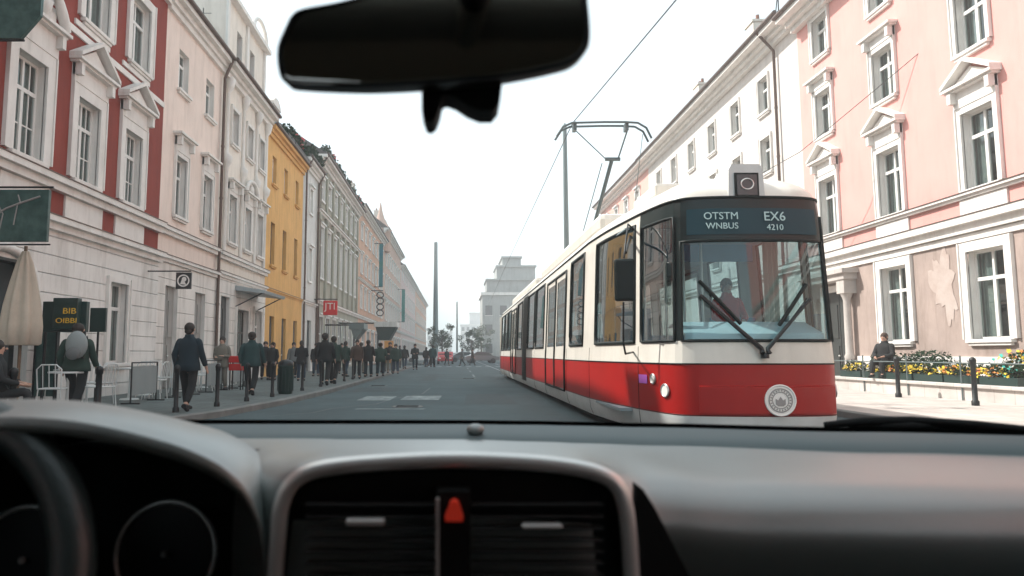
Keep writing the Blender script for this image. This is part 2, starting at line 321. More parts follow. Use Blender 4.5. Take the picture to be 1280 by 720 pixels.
def window_parts(root, sd, yc, wd, z0, z1, st):
    """one window: sash frame, pane, curtain, sill, surround with hood or pediment"""
    u0, u1 = yc - wd / 2, yc + wd / 2; rec = -st.get('rec', .2)
    t = .06; b = MB()
    for a in ((u0, u0 + t), (u1 - t, u1)): sd.box(b, rec - .03, rec + .03, a[0], a[1], z0, z1)
    sd.box(b, rec - .03, rec + .03, u0 + t, u1 - t, z0, z0 + t); sd.box(b, rec - .03, rec + .03, u0 + t, u1 - t, z1 - t, z1)
    zt = z0 + (z1 - z0) * .66
    sd.box(b, rec - .026, rec + .045, u0 + t, u1 - t, zt, zt + .09)
    sd.box(b, rec - .028, rec + .04, yc - .045, yc + .045, z0 + t, zt); sd.box(b, rec - .028, rec + .036, yc - .03, yc + .03, zt + .09, z1 - t)
    if st.get('fine'):
        for uu in (yc - wd * .25, yc + wd * .25): sd.box(b, rec - .02, rec + .02, uu - .015, uu + .015, z0 + t, z1 - t)
        sd.box(b, rec - .018, rec + .018, u0 + t, u1 - t, (z0 + zt) / 2 - .015, (z0 + zt) / 2 + .015)
    fr = b.build('window', st.get('frame', 'frame'), root)
    g = MB(); g.quad(sd.p(rec, u0 + .02, z0 + .02), sd.p(rec, u1 - .02, z0 + .02), sd.p(rec, u1 - .02, z1 - .02), sd.p(rec, u0 + .02, z1 - .02)); g.build('pane', 'wglass', fr)
    if st.get('curtain', True) and random.random() < .85:
        c = MB(); k = 14; a0 = u0 + .05; a1 = u1 - .05; gap = random.choice([.18, .3, .42]) * wd
        for (q0, q1) in ((a0, yc - gap / 2), (yc + gap / 2, a1)):
            c.grid([[sd.p(rec - .12 - .02 * math.sin(j * 2.1), q0 + (q1 - q0) * j / k, z) for j in range(k + 1)] for z in (z0 + .03, z1 - .03)])
        c.build('curtain', 'curtain', fr)
    s_ = MB(); sd.box(s_, -.2, .13, u0 - .12, u1 + .12, z0 - .09, z0); sd.box(s_, 0.004, .09, u0 - .06, u1 + .06, z0 - .16, z0 - .09)
    s_.build('sill', st.get('sillm', 'trim'), fr, bevel=.012)
    hood = st.get('hood'); sw = st.get('sw', .16)
    if st.get('surround', True):
        q = MB(); pr = .06
        sd.box(q, -.02, pr, u0 - sw, u0, z0, z1 + sw); sd.box(q, -.02, pr, u1, u1 + sw, z0, z1 + sw); sd.box(q, -.02, pr, u0, u1, z1, z1 + sw)
        sd.box(q, .01, pr + .03, u0 - sw - .002, u0 - sw + .04, z0, z1 + sw); sd.box(q, .01, pr + .03, u1 + sw - .04, u1 + sw + .002, z0, z1 + sw)
        zt = z1 + sw
        if hood:
            e = sw + .14; zf = zt + st.get('frieze', .3)
            sd.box(q, -.02, pr + .02, u0 - sw, u1 + sw, zt, zf)
            for uu in (u0 - sw, u1 + sw - .13): sd.box(q, .02, .24, uu, uu + .13, zf - .28, zf)
            sd.box(q, -.02, .22, u0 - e + .05, u1 + e - .05, zf, zf + .05); sd.box(q, -.02, .30, u0 - e, u1 + e, zf + .05, zf + .12)
            zh = zf + .12
            if hood == 'tri':
                ph = st.get('ph', .5); A = [(u0 - e, zh), (u1 + e, zh), (yc, zh + ph)]
                q.prism([sd.p(0, a, z) for a, z in [(u0 - e + .14, zh), (u1 + e - .14, zh), (yc, zh + ph - .13)]], Vector(sd.p(.12, 0, 0)) - Vector(sd.p(0, 0, 0)))
                th = .1
                for a, c_ in (((u0 - e, zh), (yc, zh + ph)), ((yc, zh + ph), (u1 + e, zh))):
                    q.prism([sd.p(-.01, a[0], a[1] + .002), sd.p(-.01, c_[0], c_[1] + .002), sd.p(-.01, c_[0], c_[1] + th), sd.p(-.01, a[0], a[1] + th)], Vector(sd.p(.32, 0, 0)) - Vector(sd.p(0, 0, 0)))
            if hood == 'arch':
                pts = [sd.p(.2, yc + (wd / 2 + e) * math.cos(q_), zh + .55 * math.sin(q_)) for q_ in [math.pi * i / 12 for i in range(13)]]
                q.tube(pts, .09, 6); q.prism([sd.p(0, yc + (wd / 2 + e - .1) * math.cos(q_), zh + .48 * math.sin(q_)) for q_ in [math.pi * i / 12 for i in range(13)]], Vector(sd.p(.1, 0, 0)) - Vector(sd.p(0, 0, 0)))
                q.ball(sd.p(.16, yc, zh + .2), (.1, .2, .2))
            if hood == 'scroll':
                for sg in (-1, 1):
                    pts = [sd.p(.2, yc + sg * (wd / 2 + e - .1 - .75 * t_), zh + .75 * math.sin(t_ * 1.9) + .03) for t_ in [i / 8 for i in range(9)]]
                    q.tube(pts, [.1, .12, .12, .11, .1, .1, .1, .12, .13], 7)
                q.lathe([(.05, 0), (.16, .15), (.2, .35), (.1, .5), (.12, .6), (.02, .85)], sd.p(.16, yc, zh), 10)
                sd.box(q, 0, .1, u0 - .1, u1 + .1, zh, zh + .35)
        q.build('surround', st.get('sm', 'trim'), fr)
    return fr

def far_window(root, sd, yc, wd, z0, z1, m='frame'):
    b = MB(); u0, u1 = yc - wd / 2, yc + wd / 2
    b.quad(sd.p(-.12, u0, z0), sd.p(-.12, u1, z0), sd.p(-.12, u1, z1), sd.p(-.12, u0, z1), 1)
    for a in ((u0, u0 + .09), (u1 - .09, u1), (yc - .05, yc + .05)): sd.box(b, -.115, -.05, a[0], a[1], z0, z1)
    sd.box(b, -.11, -.045, u0, u1, z0 + (z1 - z0) * .64, z0 + (z1 - z0) * .64 + .1)
    sd.box(b, -.1, .12, u0 - .1, u1 + .1, z0 - .12, z0); sd.box(b, 0.002, .1, u0 - .12, u1 + .12, z1, z1 + .16); sd.box(b, .002, .22, u0 - .2, u1 + .2, z1 + .16, z1 + .26)
    sd.box(b, 0.002, .07, u0 - .14, u0, z0, z1); sd.box(b, 0.002, .07, u1, u1 + .14, z0, z1)
    return b.build('window', [m, 'fglass'], root)

def facade(root, name, sd, y0, y1, z0, z1, m, holes, proud=0.0, ends=True, depth=7.0, rec=.2, reveal='trim'):
    """wall sheet with real openings, reveals and a dark room behind each opening; HOLES: (u0,u1,z0,z1)"""
    us = sorted({y0, y1, *[h[0] for h in holes], *[h[1] for h in holes]}); zs = sorted({z0, z1, *[h[2] for h in holes], *[h[3] for h in holes]})
    us = [u for u in us if y0 <= u <= y1]; zs = [z for z in zs if z0 <= z <= z1]
    b = MB(); P = lambda n, u, z: sd.p(n + proud, u, z)
    for i in range(len(us) - 1):
        for j in range(len(zs) - 1):
            uc, zc = (us[i] + us[i + 1]) / 2, (zs[j] + zs[j + 1]) / 2
            if any(h[0] < uc < h[1] and h[2] < zc < h[3] for h in holes): continue
            b.quad(P(0, us[i], zs[j]), P(0, us[i + 1], zs[j]), P(0, us[i + 1], zs[j + 1]), P(0, us[i], zs[j + 1]))
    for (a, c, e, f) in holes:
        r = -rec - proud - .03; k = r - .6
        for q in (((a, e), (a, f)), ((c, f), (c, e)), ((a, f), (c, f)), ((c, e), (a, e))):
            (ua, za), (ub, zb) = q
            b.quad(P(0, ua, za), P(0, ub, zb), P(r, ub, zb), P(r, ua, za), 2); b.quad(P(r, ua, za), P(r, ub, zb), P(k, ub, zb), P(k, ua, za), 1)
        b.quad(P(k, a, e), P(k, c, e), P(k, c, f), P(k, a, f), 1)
    if ends:
        for u in (y0, y1): b.quad(P(0, u, z0), P(0, u, z1), P(-depth, u, z1), P(-depth, u, z0))
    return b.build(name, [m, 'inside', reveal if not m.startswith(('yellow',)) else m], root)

def building(name, label, sd, y0, y1, ztop, gz, wallm, groundm, wins, grounds=(), ledges=(), roof='tile', rh=3.0, cornice=.45, far=False, pipes=(), chim=(), dormers=(), trimm='trim', group=None, cat='house'):
    root = empty(name, (sd.X, (y0 + y1) / 2, 0), label, cat, group)
    hs = [(yc - wd / 2, yc + wd / 2, a, b_) for yc, wd, a, b_, st in wins]
    rec = .12 if far else .2
    facade(root, 'wall', sd, y0, y1, gz, ztop, wallm, hs, rec=rec)
    gh = [(yc - wd / 2, yc + wd / 2, a, b_) for yc, wd, a, b_, st in grounds]
    facade(root, 'ground_floor_wall', sd, y0, y1, 0, gz, groundm, gh, proud=.06, rec=rec)
    for yc, wd, a, b_, st in wins: far_window(root, sd, yc, wd, a, b_, st.get('frame', 'frame')) if far else window_parts(root, sd, yc, wd, a, b_, st)
    for yc, wd, a, b_, st in grounds:
        if st.get('kind') == 'door':
            d = MB(); u0, u1 = yc - wd / 2, yc + wd / 2
            sd.box(d, -.14, -.08, u0, u1, a, b_); 
            for q in (-1, 1):
                for zz in (a + .2, a + (b_ - a) * .5): sd.box(d, -.081, -.05, yc + q * wd * .25 - wd * .17, yc + q * wd * .25 + wd * .17, zz, zz + (b_ - a) * .36)
            sd.box(d, -.079, -.06, yc - .02, yc + .02, a, b_)
            dd = d.build('door', st.get('m', 'door'), root)
            h = MB(); h.ball(sd.p(-.04, yc + .08, a + 1.0), .035); h.build('handle', 'chrome', dd)
            if st.get('trim'):
                q = MB(); sd.box(q, .04, .12, u0 - .2, u0 - .002, a, b_ + .2); sd.box(q, .04, .12, u1 + .002, u1 + .2, a, b_ + .2); sd.box(q, .04, .12, u0 - .002, u1 + .002, b_ + .002, b_ + .2); q.build('door_surround', 'trim', root)
        elif st.get('kind') == 'void': pass
        elif far: far_window(root, sd, yc, wd, a, b_, st.get('frame', 'frame'))
        else: window_parts(root, Side(sd.X + sd.s * .06, sd.s), yc, wd, a, b_, st)
    for i, (z, h, pr) in enumerate(ledges):
        q = MB(); sd.box(q, -.05, pr * .6, y0 + .003 * i, y1 - .003 * i, z - h, z - h * .45); sd.box(q, -.05, pr, y0 + .003 * i, y1 - .003 * i, z - h * .45, z); q.box(sd.X - .05 * sd.s, sd.X + sd.s * (pr + .02), y0, y1, z + .001, z + .022, 1)
        q.build('ledge', [trimm, 'pipe'], root)
    if cornice:
        q = MB(); c = cornice
        sd.box(q, -.05, c * .3, y0, y1, ztop - .55, ztop - .36); sd.box(q, -.05, c * .55, y0, y1, ztop - .36, ztop - .2); sd.box(q, -.05, c, y0, y1, ztop - .2, ztop)
        q.build('cornice', trimm, root)
        g = MB(); g.tube([sd.p(c + .06, y0, ztop + .02), sd.p(c + .06, y1, ztop + .02)], .08, 8); g.build('gutter', 'pipe', root)
    if roof:
        q = MB(); c = cornice
        q.quad(sd.p(c, y0, ztop + .012), sd.p(c, y1, ztop + .012), sd.p(-3.2, y1, ztop + rh), sd.p(-3.2, y0, ztop + rh))
        q.quad(sd.p(-3.2, y0, ztop + rh), sd.p(-3.2, y1, ztop + rh), sd.p(-7.5, y1, ztop + .01), sd.p(-7.5, y0, ztop + .01))
        q.quad(sd.p(c, y0, ztop + .006), sd.p(c, y1, ztop + .006), sd.p(-7.5, y1, ztop + .006), sd.p(-7.5, y0, ztop + .006))
        for u in (y0, y1): q.add([sd.p(c, u, ztop), sd.p(-3.2, u, ztop + rh), sd.p(-7.5, u, ztop)], [(0, 1, 2)])
        rf = q.build('roof', roof, root)
        for (u, n, hh) in chim:
            k = MB(); z = ztop + rh * (c - n) / (c + 3.2) - .2 if n > -3.2 else ztop + rh - .3
            sd.box(k, n - .3, n + .3, u - .4, u + .4, z, z + hh); sd.box(k, n - .36, n + .36, u - .46, u + .46, z + hh, z + hh + .1)
            for du in (-.2, .2): k.lathe([(.09, 0), (.08, .3)], sd.p(n, u + du, z + hh + .1), 8, 1)
            k.build('chimney', ['cream', 'tile_red'], rf)
        for (u, hh) in dormers:
            k = MB(); z = ztop + .15
            sd.box(k, -1.6, .0, u - .55, u + .55, z, z + hh)
            k.prism([sd.p(-1.6, u + .7 * math.cos(a), z + hh + .45 * math.sin(a)) for a in [math.pi * i / 8 for i in range(9)]], Vector(sd.p(1.72, 0, 0)) - Vector(sd.p(0, 0, 0)))
            sd.box(k, .0, .02, u - .3, u + .3, z + .2, z + hh - .05, 1)
            k.build('dormer', ['trim', 'fglass'], rf)
    for u in pipes:
        q = MB(); q.tube([sd.p(.14, u, .15), sd.p(.14, u, ztop - .8), sd.p(cornice + .03, u, ztop - .05)], .06, 8)
        for z in range(1, int(ztop) - 1, 2): q.tube([sd.p(.14, u, z), sd.p(.14, u, z + .06)], .075, 8)
        q.build('downpipe', 'pipe', root)
    return root

tri = dict(hood='tri', fine=True); flat = dict(hood='flat'); plain = dict(surround=False)
# left row ---------------------------------------------------------
w0 = [(13.9, 1.0, 5.3, 7.45, dict(hood='scroll', frieze=.5, fine=True, sw=.3)), (16.15, 1.0, 5.3, 7.3, dict(hood='tri', frieze=.42, fine=True, sw=.28, ph=.62)), (18.45, 1.0, 5.3, 7.3, dict(hood='tri', frieze=.42, fine=True, sw=.28, ph=.55)),
      (11.6, 1.0, 5.3, 7.3, dict(hood='tri', fine=True, sw=.28)), (16.3, 1.15, 9.25, 11.2, dict(sw=.26, surround=True)), (18.6, 1.1, 9.25, 11.2, dict(sw=.26)), (13.9, 1.1, 9.25, 11.2, dict(sw=.26))]
g0 = [(13.3, 1.9, .12, 3.1, dict(kind='void')), (17.9, .95, .95, 3.05, dict(sw=.14, curtain=True))]
rb = building('town_house', 'red plastered house with white pediments and white ground floor beside parasol', LEFT, -14, 20.3, 12.6, 4.15, 'redp', 'white_pl', w0, g0, [(5.12, .3, .26), (4.2, .28, .3)], rh=2.5, chim=[(15, -2, 1.5)], group='houses along the left pavement')
q = MB()   # white aprons and quoin bands between the red panels
for yc in (11.6, 13.9, 16.15, 18.45): LEFT.box(q, .002, .05, yc - .82, yc + .82, 4.21, 4.81); LEFT.box(q, .002, .045, yc - .8, yc + .8, 8.95, 9.08)
LEFT.box(q, .002, .05, 9, 20.25, 8.7, 8.86); q.build('plaster_band', 'trim', rb)
q = MB()   # arched shopfront head
ar = [(13.3 + .95 * math.cos(a), 2.45 + .75 * math.sin(a)) for a in [math.pi * i / 14 for i in range(15)]]
q.prism([LEFT.p(.09, u, z) for u, z in ar] + [LEFT.p(.09, 12.15, 2.45), LEFT.p(.09, 12.15, 3.5), LEFT.p(.09, 14.45, 3.5), LEFT.p(.09, 14.45, 2.45)], (-.04, 0, 0))
q = MB(); q.tube([LEFT.p(.1, 13.3 + 1.02 * math.cos(a), 2.5 + .8 * math.sin(a)) for a in [math.pi * i / 14 for i in range(15)]], .1, 6); q.build('arch_moulding', 'trim', rb)
q = MB(); LEFT.box(q, -.35, -.3, 12.4, 14.2, .12, 3.05); q.build('shop_glazing', 'fglass', rb)

w1 = [(21.7, .8, 9.75, 11.1, dict(surround=False)), (24.1, .8, 9.75, 11.1, dict(surround=False)), (21.75, .85, 5.6, 7.55, dict(hood='flat', sw=.14, frieze=.45)), (24.1, .85, 5.6, 7.55, dict(hood='flat', sw=.14, frieze=.45))]
g1 = [(21.3, .95, .12, 3.3, dict(kind='door', m='door')), (23.7, .95, .5, 3.3, dict(kind='door', m='door'))]
building('town_house', 'blush pink plain house with small top windows next to the red house', LEFT, 20.3, 25.3, 12.5, 4.15, 'blush', 'blush_g', w1, g1, [(5.1, .24, .2), (4.2, .2, .22)], roof='zinc', rh=3.4, cornice=.4, pipes=(25.2,), group='houses along the left pavement')
w2 = [(26.9, .8, 9.6, 11.0, dict(sw=.14)), (28.9, .8, 9.6, 11.0, dict(sw=.14)), (30.7, .8, 9.6, 11.0, dict(sw=.14)), (26.9, .9, 5.6, 7.5, dict(hood='flat')), (28.9, .9, 5.6, 7.4, dict(hood='arch', sw=.2)), (30.7, .9, 5.6, 7.5, dict(hood='flat'))]
g2 = [(26.3, 1.0, .12, 3.4, dict(kind='door', m='door_d')), (28.4, 1.5, .12, 3.0, dict(frame='frame_d')), (30.6, 1.1, .9, 3.1, dict())]
b2 = building('town_house', 'cream ornate house with arched window hood and tall attic storey', LEFT, 25.3, 31.8, 12.5, 4.2, 'cream', 'blush_g', w2, g2, [(5.05, .25, .25), (4.3, .2, .2)], rh=1.2, cornice=.5, group='houses along the left pavement')
at = facade(b2, 'attic_wall', Side(-9.25, 1), 26.2, 31.7, 12.52, 15.6, 'cream', [(27.6, 28.3, 13, 14.8), (29.4, 30.1, 13, 14.8)], depth=4)
q = MB(); A_ = Side(-9.25, 1); A_.box(q, -.1, .3, 26.1, 31.8, 15.6, 15.8); A_.box(q, -4, .1, 26.2, 31.7, 15.8, 15.9)
for u in (26.3, 28.85, 31.5): A_.box(q, 0.003, .1, u - .12, u + .12, 12.6, 15.58)
q.tube([A_.p(.2, 30.2 + 1.0 * math.cos(a), 15.8 + .7 * math.sin(a)) for a in [math.pi * i / 8 for i in range(9)]], .1, 6)
q.build('attic_cornice', 'trim', b2)
for u in (27.9, 29.8, 31.3, 25.9):
    q = MB(); q.tube([LEFT.p(.06, u, 5.1), LEFT.p(.07, u, 8.4), LEFT.p(.1, u, 8.6), LEFT.p(.1, u, 8.8), LEFT.p(.05, u, 9.0), LEFT.p(.05, u, 11.4), LEFT.p(.1, u, 11.6), LEFT.p(.12, u, 11.9), LEFT.p(.04, u, 12.1)], [.08, .08, .16, .2, .08, .07, .16, .22, .1], 8); q.build('pilaster', 'trim', b2)
w3 = [(yc, .75, a, c, dict(surround=False, sillm='yellow', frame='frame_d' if a < 8 else 'frame')) for yc in (33.0, 35.3, 37.8) for a, c in ((9.5, 10.9), (5.5, 7.6))]
g3 = [(yc, .85, .12 if yc == 35.3 else .5, 3.0, dict(kind='door', m='door_d')) for yc in (33.0, 35.3, 37.8)]
building('town_house', 'ochre yellow house with three narrow window columns and dark openings', LEFT, 31.8, 39.3, 12.2, 4.2, 'yellow', 'yellow', w3, g3, [(4.3, .16, .14)], rh=2.2, cornice=.35, dormers=[(32.8, 1.0)], group='houses along the left pavement', trimm='yellow')
w4 = [(41.4, .8, a, c, {}) for a, c in ((9.8, 11.3), (5.6, 7.6))]
building('town_house', 'narrow white house between the ochre and the grey cream house', LEFT, 39.3, 43.4, 12.8, 4.2, 'pale', 'pale', w4, [(41.4, 1.2, .12, 3.2, dict(kind='door', m='door_d'))], [(4.3, .2, .2)], rh=2.2, far=True, pipes=(39.6, 43.2), group='houses along the left pavement')
w5 = [(44.9 + 2.45 * i, 1.15, a, c, {}) for i in range(7) for a, c in ((11.4, 12.9), (6.2, 9.6))]
b5 = building('town_house', 'grey cream palace front with tall closely spaced windows and pilasters', LEFT, 43.4, 62, 14.2, 4.6, 'greycream', 'greycream', w5, [(44.9 + 2.45 * i, 1.3, .4, 3.6, {}) for i in range(7)], [(4.7, .3, .3), (10.6, .25, .3)], rh=2.5, far=True, cornice=.6, group='houses along the left pavement', pipes=(43.7,))
q = MB()
for i in range(8): LEFT.box(q, .003, .16, 43.75 + 2.44 * i - .22, 43.75 + 2.44 * i + .22, 4.75, 13.6); LEFT.box(q, .003, .22, 43.75 + 2.44 * i - .3, 43.75 + 2.44 * i + .3, 9.9, 10.3)
q.build('pilaster_band', 'greycream', b5)
def rowwins(y0, y1, sp, wd, levels): n = int((y1 - y0 - 1) / sp); o = (y1 - y0 - (n - 1) * sp) / 2; return [(y0 + o + i * sp, wd, a, c, {}) for i in range(n) for a, c in levels]
far_specs = [('peach house with banded upper floors behind the grey cream palace', 62, 83.5, 15.0, 'peach', ((12, 13.4), (8.8, 10.6), (5.5, 7.4))), ('beige house with pointed corner turret far down the left row', 83.5, 110, 16.8, 'beige', ((12.5, 14), (9, 11), (5.5, 7.6))),
             ('rosy hazy house far down the left row', 110, 150, 15.6, 'rose', ((13.5, 15), (9.5, 11.5), (5.5, 7.6))), ('pale hazy house near the far end of the left row', 150, 205, 15.5, 'peach', ((12, 13.5), (8.5, 10.3), (5, 7)))]
fh = []
for lb, a, c, zt, m_, lv in far_specs:
    fh += [None]; fh[-1] = building('town_house', lb, LEFT, a, c, zt, 4.6, m_, m_, rowwins(a, c, 2.9 if a < 100 else 4.2, 1.2, lv), rowwins(a, c, 3.6, 2.0, ((.3, 3.4),)), [(4.7, .3, .3), (8.2, .2, .2)], rh=3, far=True, cornice=.6, group='houses along the left pavement', chim=[(a + 5, -1.5, 1.6)])
# right row --------------------------------------------------------
cols = [6.3, 9.7, 13.1, 16.45, 19.95, 23.3]
w6 = [(yc, 1.05, 5.32, 7.3, dict(hood='tri', sw=.17, frieze=.42, ph=.5)) for yc in cols] + [(yc, .98, 8.85, 10.45, dict(hood='flat', sw=.15, frieze=.28)) for yc in cols[2:]] + [(yc, .98, 11.75, 13.2, dict(sw=.15)) for yc in cols[2:]]
g6 = [(yc, 1.2, 1.55, 3.75, dict(sw=.24, sm='trim')) for yc in cols[1:5]] + [(23.15, 1.25, .12, 3.3, dict(kind='door', m='door_d', trim=True))]
b6 = building('town_house', 'sunlit salmon pink house with white pediments and mauve ground floor', RIGHT, -14, 24.9, 13.9, 4.25, 'salmon', 'mauve', w6, g6, [(5.25, .14, .16), (4.62, .4, .34)], rh=2.5, cornice=.8, group='houses along the right pavement', chim=[(20, -1.5, 1.4)])
q = MB()
for yc in cols: RIGHT.box(q, .002, .05, yc - .75, yc + .75, 4.63, 5.1)
RIGHT.box(q, .004, .14, -13.9, 21.9, .1, 1.12); RIGHT.box(q, .004, .12, -13.9, 24.85, 4.02, 4.2)
q.build('plaster_band', 'trim', b6)
q = MB()
for yy in (22.1, 24.3):
    RIGHT.box(q, .06, .34, yy - .17, yy + .17, .1, 1.0); q.lathe([(.14, 1.0), (.16, 1.1), (.12, 1.2), (.11, 2.9), (.13, 3.0), (.19, 3.15)], RIGHT.p(.26, yy, 0), 14); RIGHT.box(q, .06, .46, yy - .22, yy + .22, 3.15, 3.6)
RIGHT.box(q, .06, .5, 21.8, 24.6, 3.6, 3.8); RIGHT.box(q, .06, .6, 21.7, 24.7, 3.8, 3.95)
q.build('portal', 'stone', b6)
q = MB(); pp = []
for i in range(46):
    t = 2 * math.pi * i / 46; r0 = 1 + .22 * math.sin(3 * t + 1) + .16 * math.sin(7 * t) + .1 * math.sin(13 * t + 2) + random.uniform(-.06, .06); pp.append((17.95 + .42 * r0 * math.cos(t) + .12 * math.sin(t), 3.05 + .85 * r0 * math.sin(t)))
q.prism([RIGHT.p(.064, u, z - .05) for u, z in pp], (-.008, 0, 0)); q.build('bare_patch', 'oldpl', b6)
q = MB(); q.prism([RIGHT.p(.064, u, z) for u, z in [(17.0, 3.7), (17.35, 3.75), (17.3, 3.1), (17.05, 3.2)]], (-.006, 0, 0)); q.build('bare_patch', 'oldpl', b6)
w7 = [(yc, .9, 11.3, 12.8, dict(sw=.1)) for yc in (27.8, 30.7, 33.6, 36.6, 39.6, 42.6)] + [(yc, .9, 8.7, 10.2, dict(sw=.12, hood=None)) for yc in (27.8, 30.7, 33.6, 36.6, 39.6, 42.6)] + [(yc, .9, 5.4, 7.3, dict(sw=.12)) for yc in (27.8, 30.7, 33.6, 36.6)]
building('town_house', 'sunlit white house with brown downpipe next to the salmon house', RIGHT, 24.9, 45, 14.2, 4.25, 'rwhite', 'rwhite', w7, [], [(4.6, .3, .3)], rh=2.6, cornice=.75, pipes=(26.5,), group='houses along the right pavement', chim=[(30, -.8, 1.2), (37, -.8, 1.1)])
building('town_house', 'pale red house at the end of the right row behind the tram', RIGHT, 45, 60, 14.2, 4.25, 'rpink', 'rpink', rowwins(45, 60, 3.2, 1.0, ((11.3, 12.8), (8.7, 10.2))), [], [(4.6, .3, .3)], rh=2.6, far=True, cornice=.7, group='houses along the right pavement')
# far buildings that close the street
def block(label, x0, x1, y0, z1, m_, steps=(), cat='building'):
    root = empty('office_block', ((x0 + x1) / 2, y0, 0), label, cat); b = MB(); b.box(x0, x1, y0, y0 + 12, 0, z1)
    b.build('wall', m_, root)
    for (a, c, zz) in steps: b = MB(); b.box(a, c, y0 + 1 + zz * .02, y0 + 10, z1 - .2, zz); b.box(a - .2, c + .2, y0 + .6 + zz * .02, y0 + 10.2, zz, zz + .3); b.build('roof_storey', m_, root)
    b = MB(); b.box(x0 - .3, x1 + .3, y0 - .3, y0 + 12.3, z1 - .5, z1); b.build('cornice', 'trim', root)
    n = int((x1 - x0) / 2.2)
    for k in range(int(z1 / 3.3)):
        for i in range(n):
            x = x0 + 1.1 + i * (x1 - x0 - 2.2) / max(1, n - 1)
            b = MB(); b.box(x - .6, x + .6, y0 - .03, y0 + .02, 1.2 + k * 3.3, 2.9 + k * 3.3, 1); b.box(x - .7, x + .7, y0 - .08, y0, 1.1 + k * 3.3, 1.2 + k * 3.3); b.build('window', ['trim', 'fglass'], root)
    return root
b = MB(); b.lathe([(1.3, 14), (1.3, 16.6), (1.5, 16.7), (1.0, 17.4), (.5, 18.3), (.25, 19.2), (.04, 20.4)], (-9.6, 85.3, 0), 8); b.build('corner_turret', 'beige', fh[1])
block('grey stepped office block closing the street beyond the tram', 4.6, 17, 118, 11.8, 'grey_b', [(5.4, 15, 14), (7.2, 14, 16.4), (8.2, 11.5, 18)])
block('pale distant block beyond the end of the street', -14, -2, 330, 12, 'pale', [])
block('hazy low block at the far right of the street end', 2, 22, 300, 14, 'pale', [(6, 14, 19)])
r_ = empty('church_tower', (-14.6, 140, 0), 'hazy church spire rising above the far left roofs', 'church'); b = MB(); b.box(-16.6, -12.6, 138, 142, 0, 20.5); b.build('tower', 'beige', r_)
b = MB(); b.lathe([(2.9, 20.5), (2.2, 21.2), (1.9, 22.4), (.9, 24), (.5, 25.4), (.05, 29)], (-14.6, 140, 0), 8); b.build('spire', 'clock', r_)

# ------------------------------------------------------------------ tram
TC = 3.82
HT = [(0, 0, 8.5), (.5, .5, 8.53), (.85, .85, 8.61), (1.0, 1.0, 8.72), (1.1, 1.085, 8.9), (1.3, 1.15, 9.15), (1.7, 1.24, 9.6), (2.0, 1.29, 9.95), (3.0, 1.42, 11.0), (3.6, 1.475, 11.8), (4.0, 1.5, 12.3)]
def outline(p):
    s = -1 if p < 0 else 1; p = abs(p)
    if p >= 4: return s * 1.5, 12.3 + (p - 4)
    for i in range(len(HT) - 1):
        if HT[i][0] <= p <= HT[i + 1][0]:
            a, b_ = HT[i], HT[i + 1]; t = (p - a[0]) / (b_[0] - a[0]); pa = HT[i - 1] if i else (-.5, -.5, 8.53); pb = HT[i + 2] if i + 2 < len(HT) else (5, 1.5, 13.3)
            def h(k):
                ma = (b_[k] - pa[k]) / (b_[0] - pa[0]) * (b_[0] - a[0]); mb = (pb[k] - a[k]) / (pb[0] - a[0]) * (b_[0] - a[0])
                return (2 * t**3 - 3 * t**2 + 1) * a[k] + (t**3 - 2 * t**2 + t) * ma + (-2 * t**3 + 3 * t**2) * b_[k] + (t**3 - t**2) * mb
            return s * h(1), h(2)
INS = [(.12, .1), (.2, .03), (.42, 0), (1.07, 0), (1.3, .015), (3.0, .09), (3.2, .115), (3.32, .17), (3.42, .28), (3.52, .45), (3.6, .68), (3.66, .95), (3.7, 1.25), (3.71, 1.5)]
def inset(z):
    for i in range(len(INS) - 1):
        if INS[i][0] <= z <= INS[i + 1][0]: t = (z - INS[i][0]) / (INS[i + 1][0] - INS[i][0]); return INS[i][1] + t * (INS[i + 1][1] - INS[i][1])
    return INS[0][1] if z < INS[0][0] else 1.5
def hull(p, z, off=0.0):
    x, y = outline(p); i = inset(z); e = .01; x1, y1 = outline(p - e if p > -34 else p); x2, y2 = outline(p + e)
    nx, ny = (y2 - y1), -(x2 - x1); L = math.hypot(nx, ny) or 1; nx /= L; ny /= L
    if nx * x + ny * (y - 20) < 0 and abs(x) > .01: nx, ny = -nx, -ny
    if abs(x) <= .01: nx, ny = 0, -1
    front = max(0, 1 - abs(p) / 4.5)
    return Vector((TC + x * (1 - i / 1.5) + nx * off, y + i * (1.1 * front + .0) + ny * off, z))
def frange(a, b_, st):
    n = max(1, int(math.ceil(abs(b_ - a) / st))); return [a + (b_ - a) * i / n for i in range(n + 1)]
def psub(a, b_):
    out = [a]; cuts = [-4, -2, -1.2, 0, 1.2, 2, 4]; lo = a
    pts = sorted({a, b_, *[c for c in cuts if a < c < b_]})
    out = []
    for i in range(len(pts) - 1):
        m_ = abs(pts[i] + pts[i + 1]) / 2; st = .08 if m_ < 1.6 else .2 if m_ < 4 else 3
        out += frange(pts[i], pts[i + 1], st)[:-1]
    return out + [b_]
def patch(b, p0, p1, z0, z1, off=0, mi=0, nz=.15):
    b.grid([[hull(p, z, off) for p in psub(p0, p1)] for z in frange(z0, z1, nz)], mi)
END = 27.7
PE = 4 + (36 - 12.3)
tram = empty('tram', (TC, 9, 0), 'cream and red articulated tram with black windscreen surround in the street', 'tram')
b = MB(); patch(b, -PE, PE, .14, .42); b.build('skirt', 'skirt', tram)
b = MB(); patch(b, -PE, PE, .42, 1.07); b.build('red_belt', 'red_t', tram)
b = MB()   # narrow rubber line above the red belt, creases of the bumper panel
for zz in (1.07,): b.tube([hull(p, zz, .004) for p in psub(-PE, PE)], .009, 6)
b.build('belt_moulding', 'gasket', tram)
b = MB(); patch(b, -.78, .92, .46, .79, .035); 
